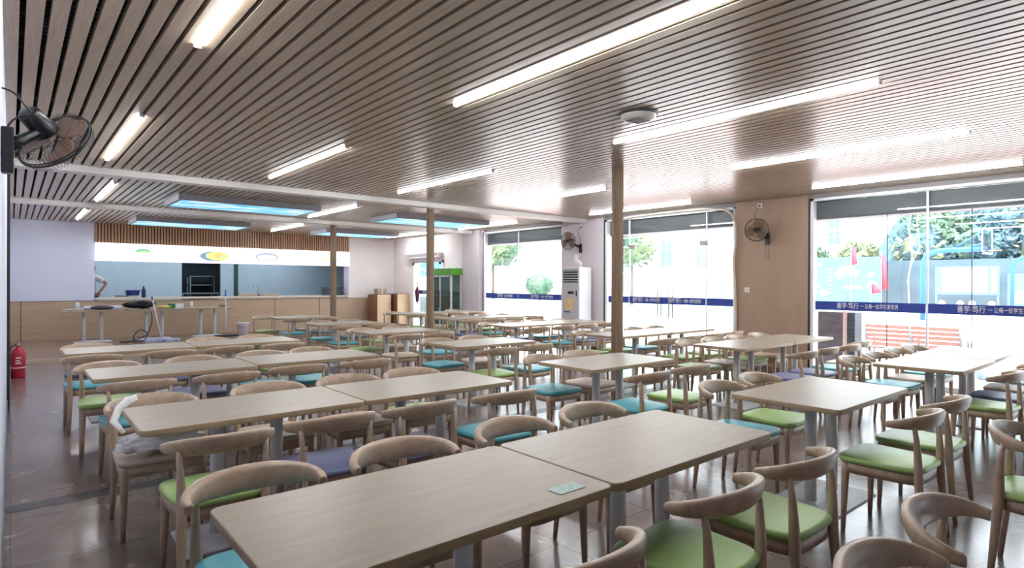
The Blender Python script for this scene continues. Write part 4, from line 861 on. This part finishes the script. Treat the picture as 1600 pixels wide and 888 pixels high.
building('b2', 46, 34.5, R(-4), 16, 11, [(-6.0, 3.0, 1.5, 2.7), (-2.2, 3.0, 1.5, 2.7), (2.8, .6, 2.2, 3.2), (5.8, .6, 2.2, 3.2), (-6, 7, 1.5, 2.4), (-2.2, 7, 1.5, 2.4), (3, 7, 1.5, 2.4)], 'white school building seen through the glass door', (226, 224, 220))
o = MB().box(45.2, 45.35, 33.5, 38.5, 5.0, 5.7).build('wall_banner', mat('banner_pink', (230, 120, 140), .6)); tag(o, 'long pink-red banner on the building seen through the glass door', 'banner')
building('b3', 38, 66, R(-30), 18, 9, [(-5+i*3.2, 2.4, 1.4, 2.2) for i in range(4)], 'pale building beyond the round bush in the far window', (228, 230, 230))
# vegetation
def leaf_mat(nm, a, b_):
    return mat(nm, a, .7, noise=(b_, (1.3, 1.3, 1.3), 6))
LG = leaf_mat('foliage_green', (66, 96, 82), (102, 122, 96)); LB = leaf_mat('foliage_bluegreen', (56, 86, 100), (82, 108, 112)); LY = leaf_mat('foliage_yellowgreen', (98, 112, 84), (134, 142, 108))  # leaf colours carry a bluish tint for the distant haze
def leaves(S, c_, r_, n, size, rs, squash=.8):
    for _ in range(n):
        while True:
            v = Vector((rs.uniform(-1, 1), rs.uniform(-1, 1), rs.uniform(-1, 1)))
            if .35 < v.length < 1: break
        p_ = Vector(c_)+Vector((v.x*r_, v.y*r_, v.z*r_*squash)); a = Vector((rs.uniform(-1, 1), rs.uniform(-1, 1), rs.uniform(-1, 1))).normalized(); b_ = a.orthogonal().normalized()
        s1 = size*rs.uniform(.6, 1.4); s2 = s1*.5
        vs = [S.bm.verts.new(p_+a*s1), S.bm.verts.new(p_+b_*s2), S.bm.verts.new(p_-a*s1), S.bm.verts.new(p_-b_*s2)]
        S._f(vs)
def tree(x, y, h_, r_, m_, lb, nm='tree', n=900, size=.22, trunk=True, group='trees outside the windows'):
    e = empty(nm, (x, y, ZG)); rs = random.Random(int(x*10+y)); tag(e, lb, 'bush' if nm != 'tree' else 'tree', group)
    S = MB(); S.merge(blob((0, 0, h_-r_*.8), r_*.8, r_*.8, r_*.65, int(x), .3, 3)); leaves(S, (0, 0, h_-r_*.8), r_, n, size, rs); S.build('crown', m_, e, weld=False)
    MB().tube([(0, 0, 0), (.05, .02, h_*.35), (0, 0, max(.3, h_-r_*1.2))], [.16*h_/6, .12*h_/6, .09*h_/6], 8).build('trunk', mat('bark', (120, 104, 92), .8), e)
tree(37.5, 40.4, 2.6, 1.5, LG, 'round clipped green bush outside the far window', 'round_bush', 1500, .10)
tree(33, 44, 7.5, 3.0, LY, 'pale leafy tree at the left of the far window', n=1200, size=.25); tree(38, 48, 8.0, 3.2, LG, 'light green tree behind the round bush', n=1000, size=.25)
tree(31, 26.5, 7.6, 2.6, LG, 'leafy tree left of the building in the glass door', n=1200, size=.2); tree(36, 28.5, 6.0, 2.0, LY, 'small yellow-green tree beside the far building', n=900, size=.2)
tree(55.2, 19.6, 5.4, 1.7, LY, 'yellow-green tree behind the blue billboard', n=1200, size=.22); tree(55.6, 23.4, 5.0, 1.6, LG, 'green tree between building and billboard', n=1000, size=.22)
# wooded hillside
S = MB(); rs = random.Random(11)
def hill(x, y): return 3.3+(x-60)*.57
S.rings([[(60, y, ZG), (60, y, 3.2), (75, y, 12), (95, y, 22), (95, y, ZG)] for y in (-60, 20.5)], smooth=False, mi=1)
for _ in range(300):
    x = rs.uniform(60.5, 80); y = rs.uniform(-22, 18.5)
    r_ = rs.uniform(1.3, 2.4); S.merge(blob((x, y, hill(x, y)+r_*.3), r_*.68, r_*.68, r_*.68, rs.randint(0, 99), .35, 2)); 
    nf = len(S.bm.faces); leaves(S, (x, y, hill(x, y)+r_*.4), r_*1.05, 230, .34, rs)
    mi = rs.choice((0, 0, 1, 1, 2)); S.bm.faces.ensure_lookup_table()
for fc in S.bm.faces:
    pass
o = S.build('hillside_foliage', [LG, LB, LY], weld=False); tag(o, 'dense trees covering the hillside behind the courts', 'trees', kind='stuff')
import mathutils
for pl in o.data.polygons:
    c_ = pl.center; v = mathutils.noise.noise(c_*0.16)+.35*mathutils.noise.noise(c_*.7); pl.material_index = 0 if v > .12 else (2 if v < -.32 else 1)
# bare pale tree trunk seen through the near window
t = empty('bare_tree', (55.0, 15.7, ZG)); tag(t, 'pale bare branching trunk before the wooded hillside', 'tree')
MB().tube([(0, 0, 0), (0, .1, 2), (0, -.2, 4), (0, .1, 6.2), (0, -.3, 8.5), (0, -.2, 10)], [.06, .05, .05, .04, .03, .02], 8).build('trunk', mat('pale_bark', (226, 228, 216), .7), t)
MB().tube([(0, -.1, 3.2), (0, -.7, 4.6), (0, -.5, 6.6), (0, -.8, 9)], [.035, .03, .03, .015], 8).build('branch', mat('pale_bark', (226, 228, 216)), t)
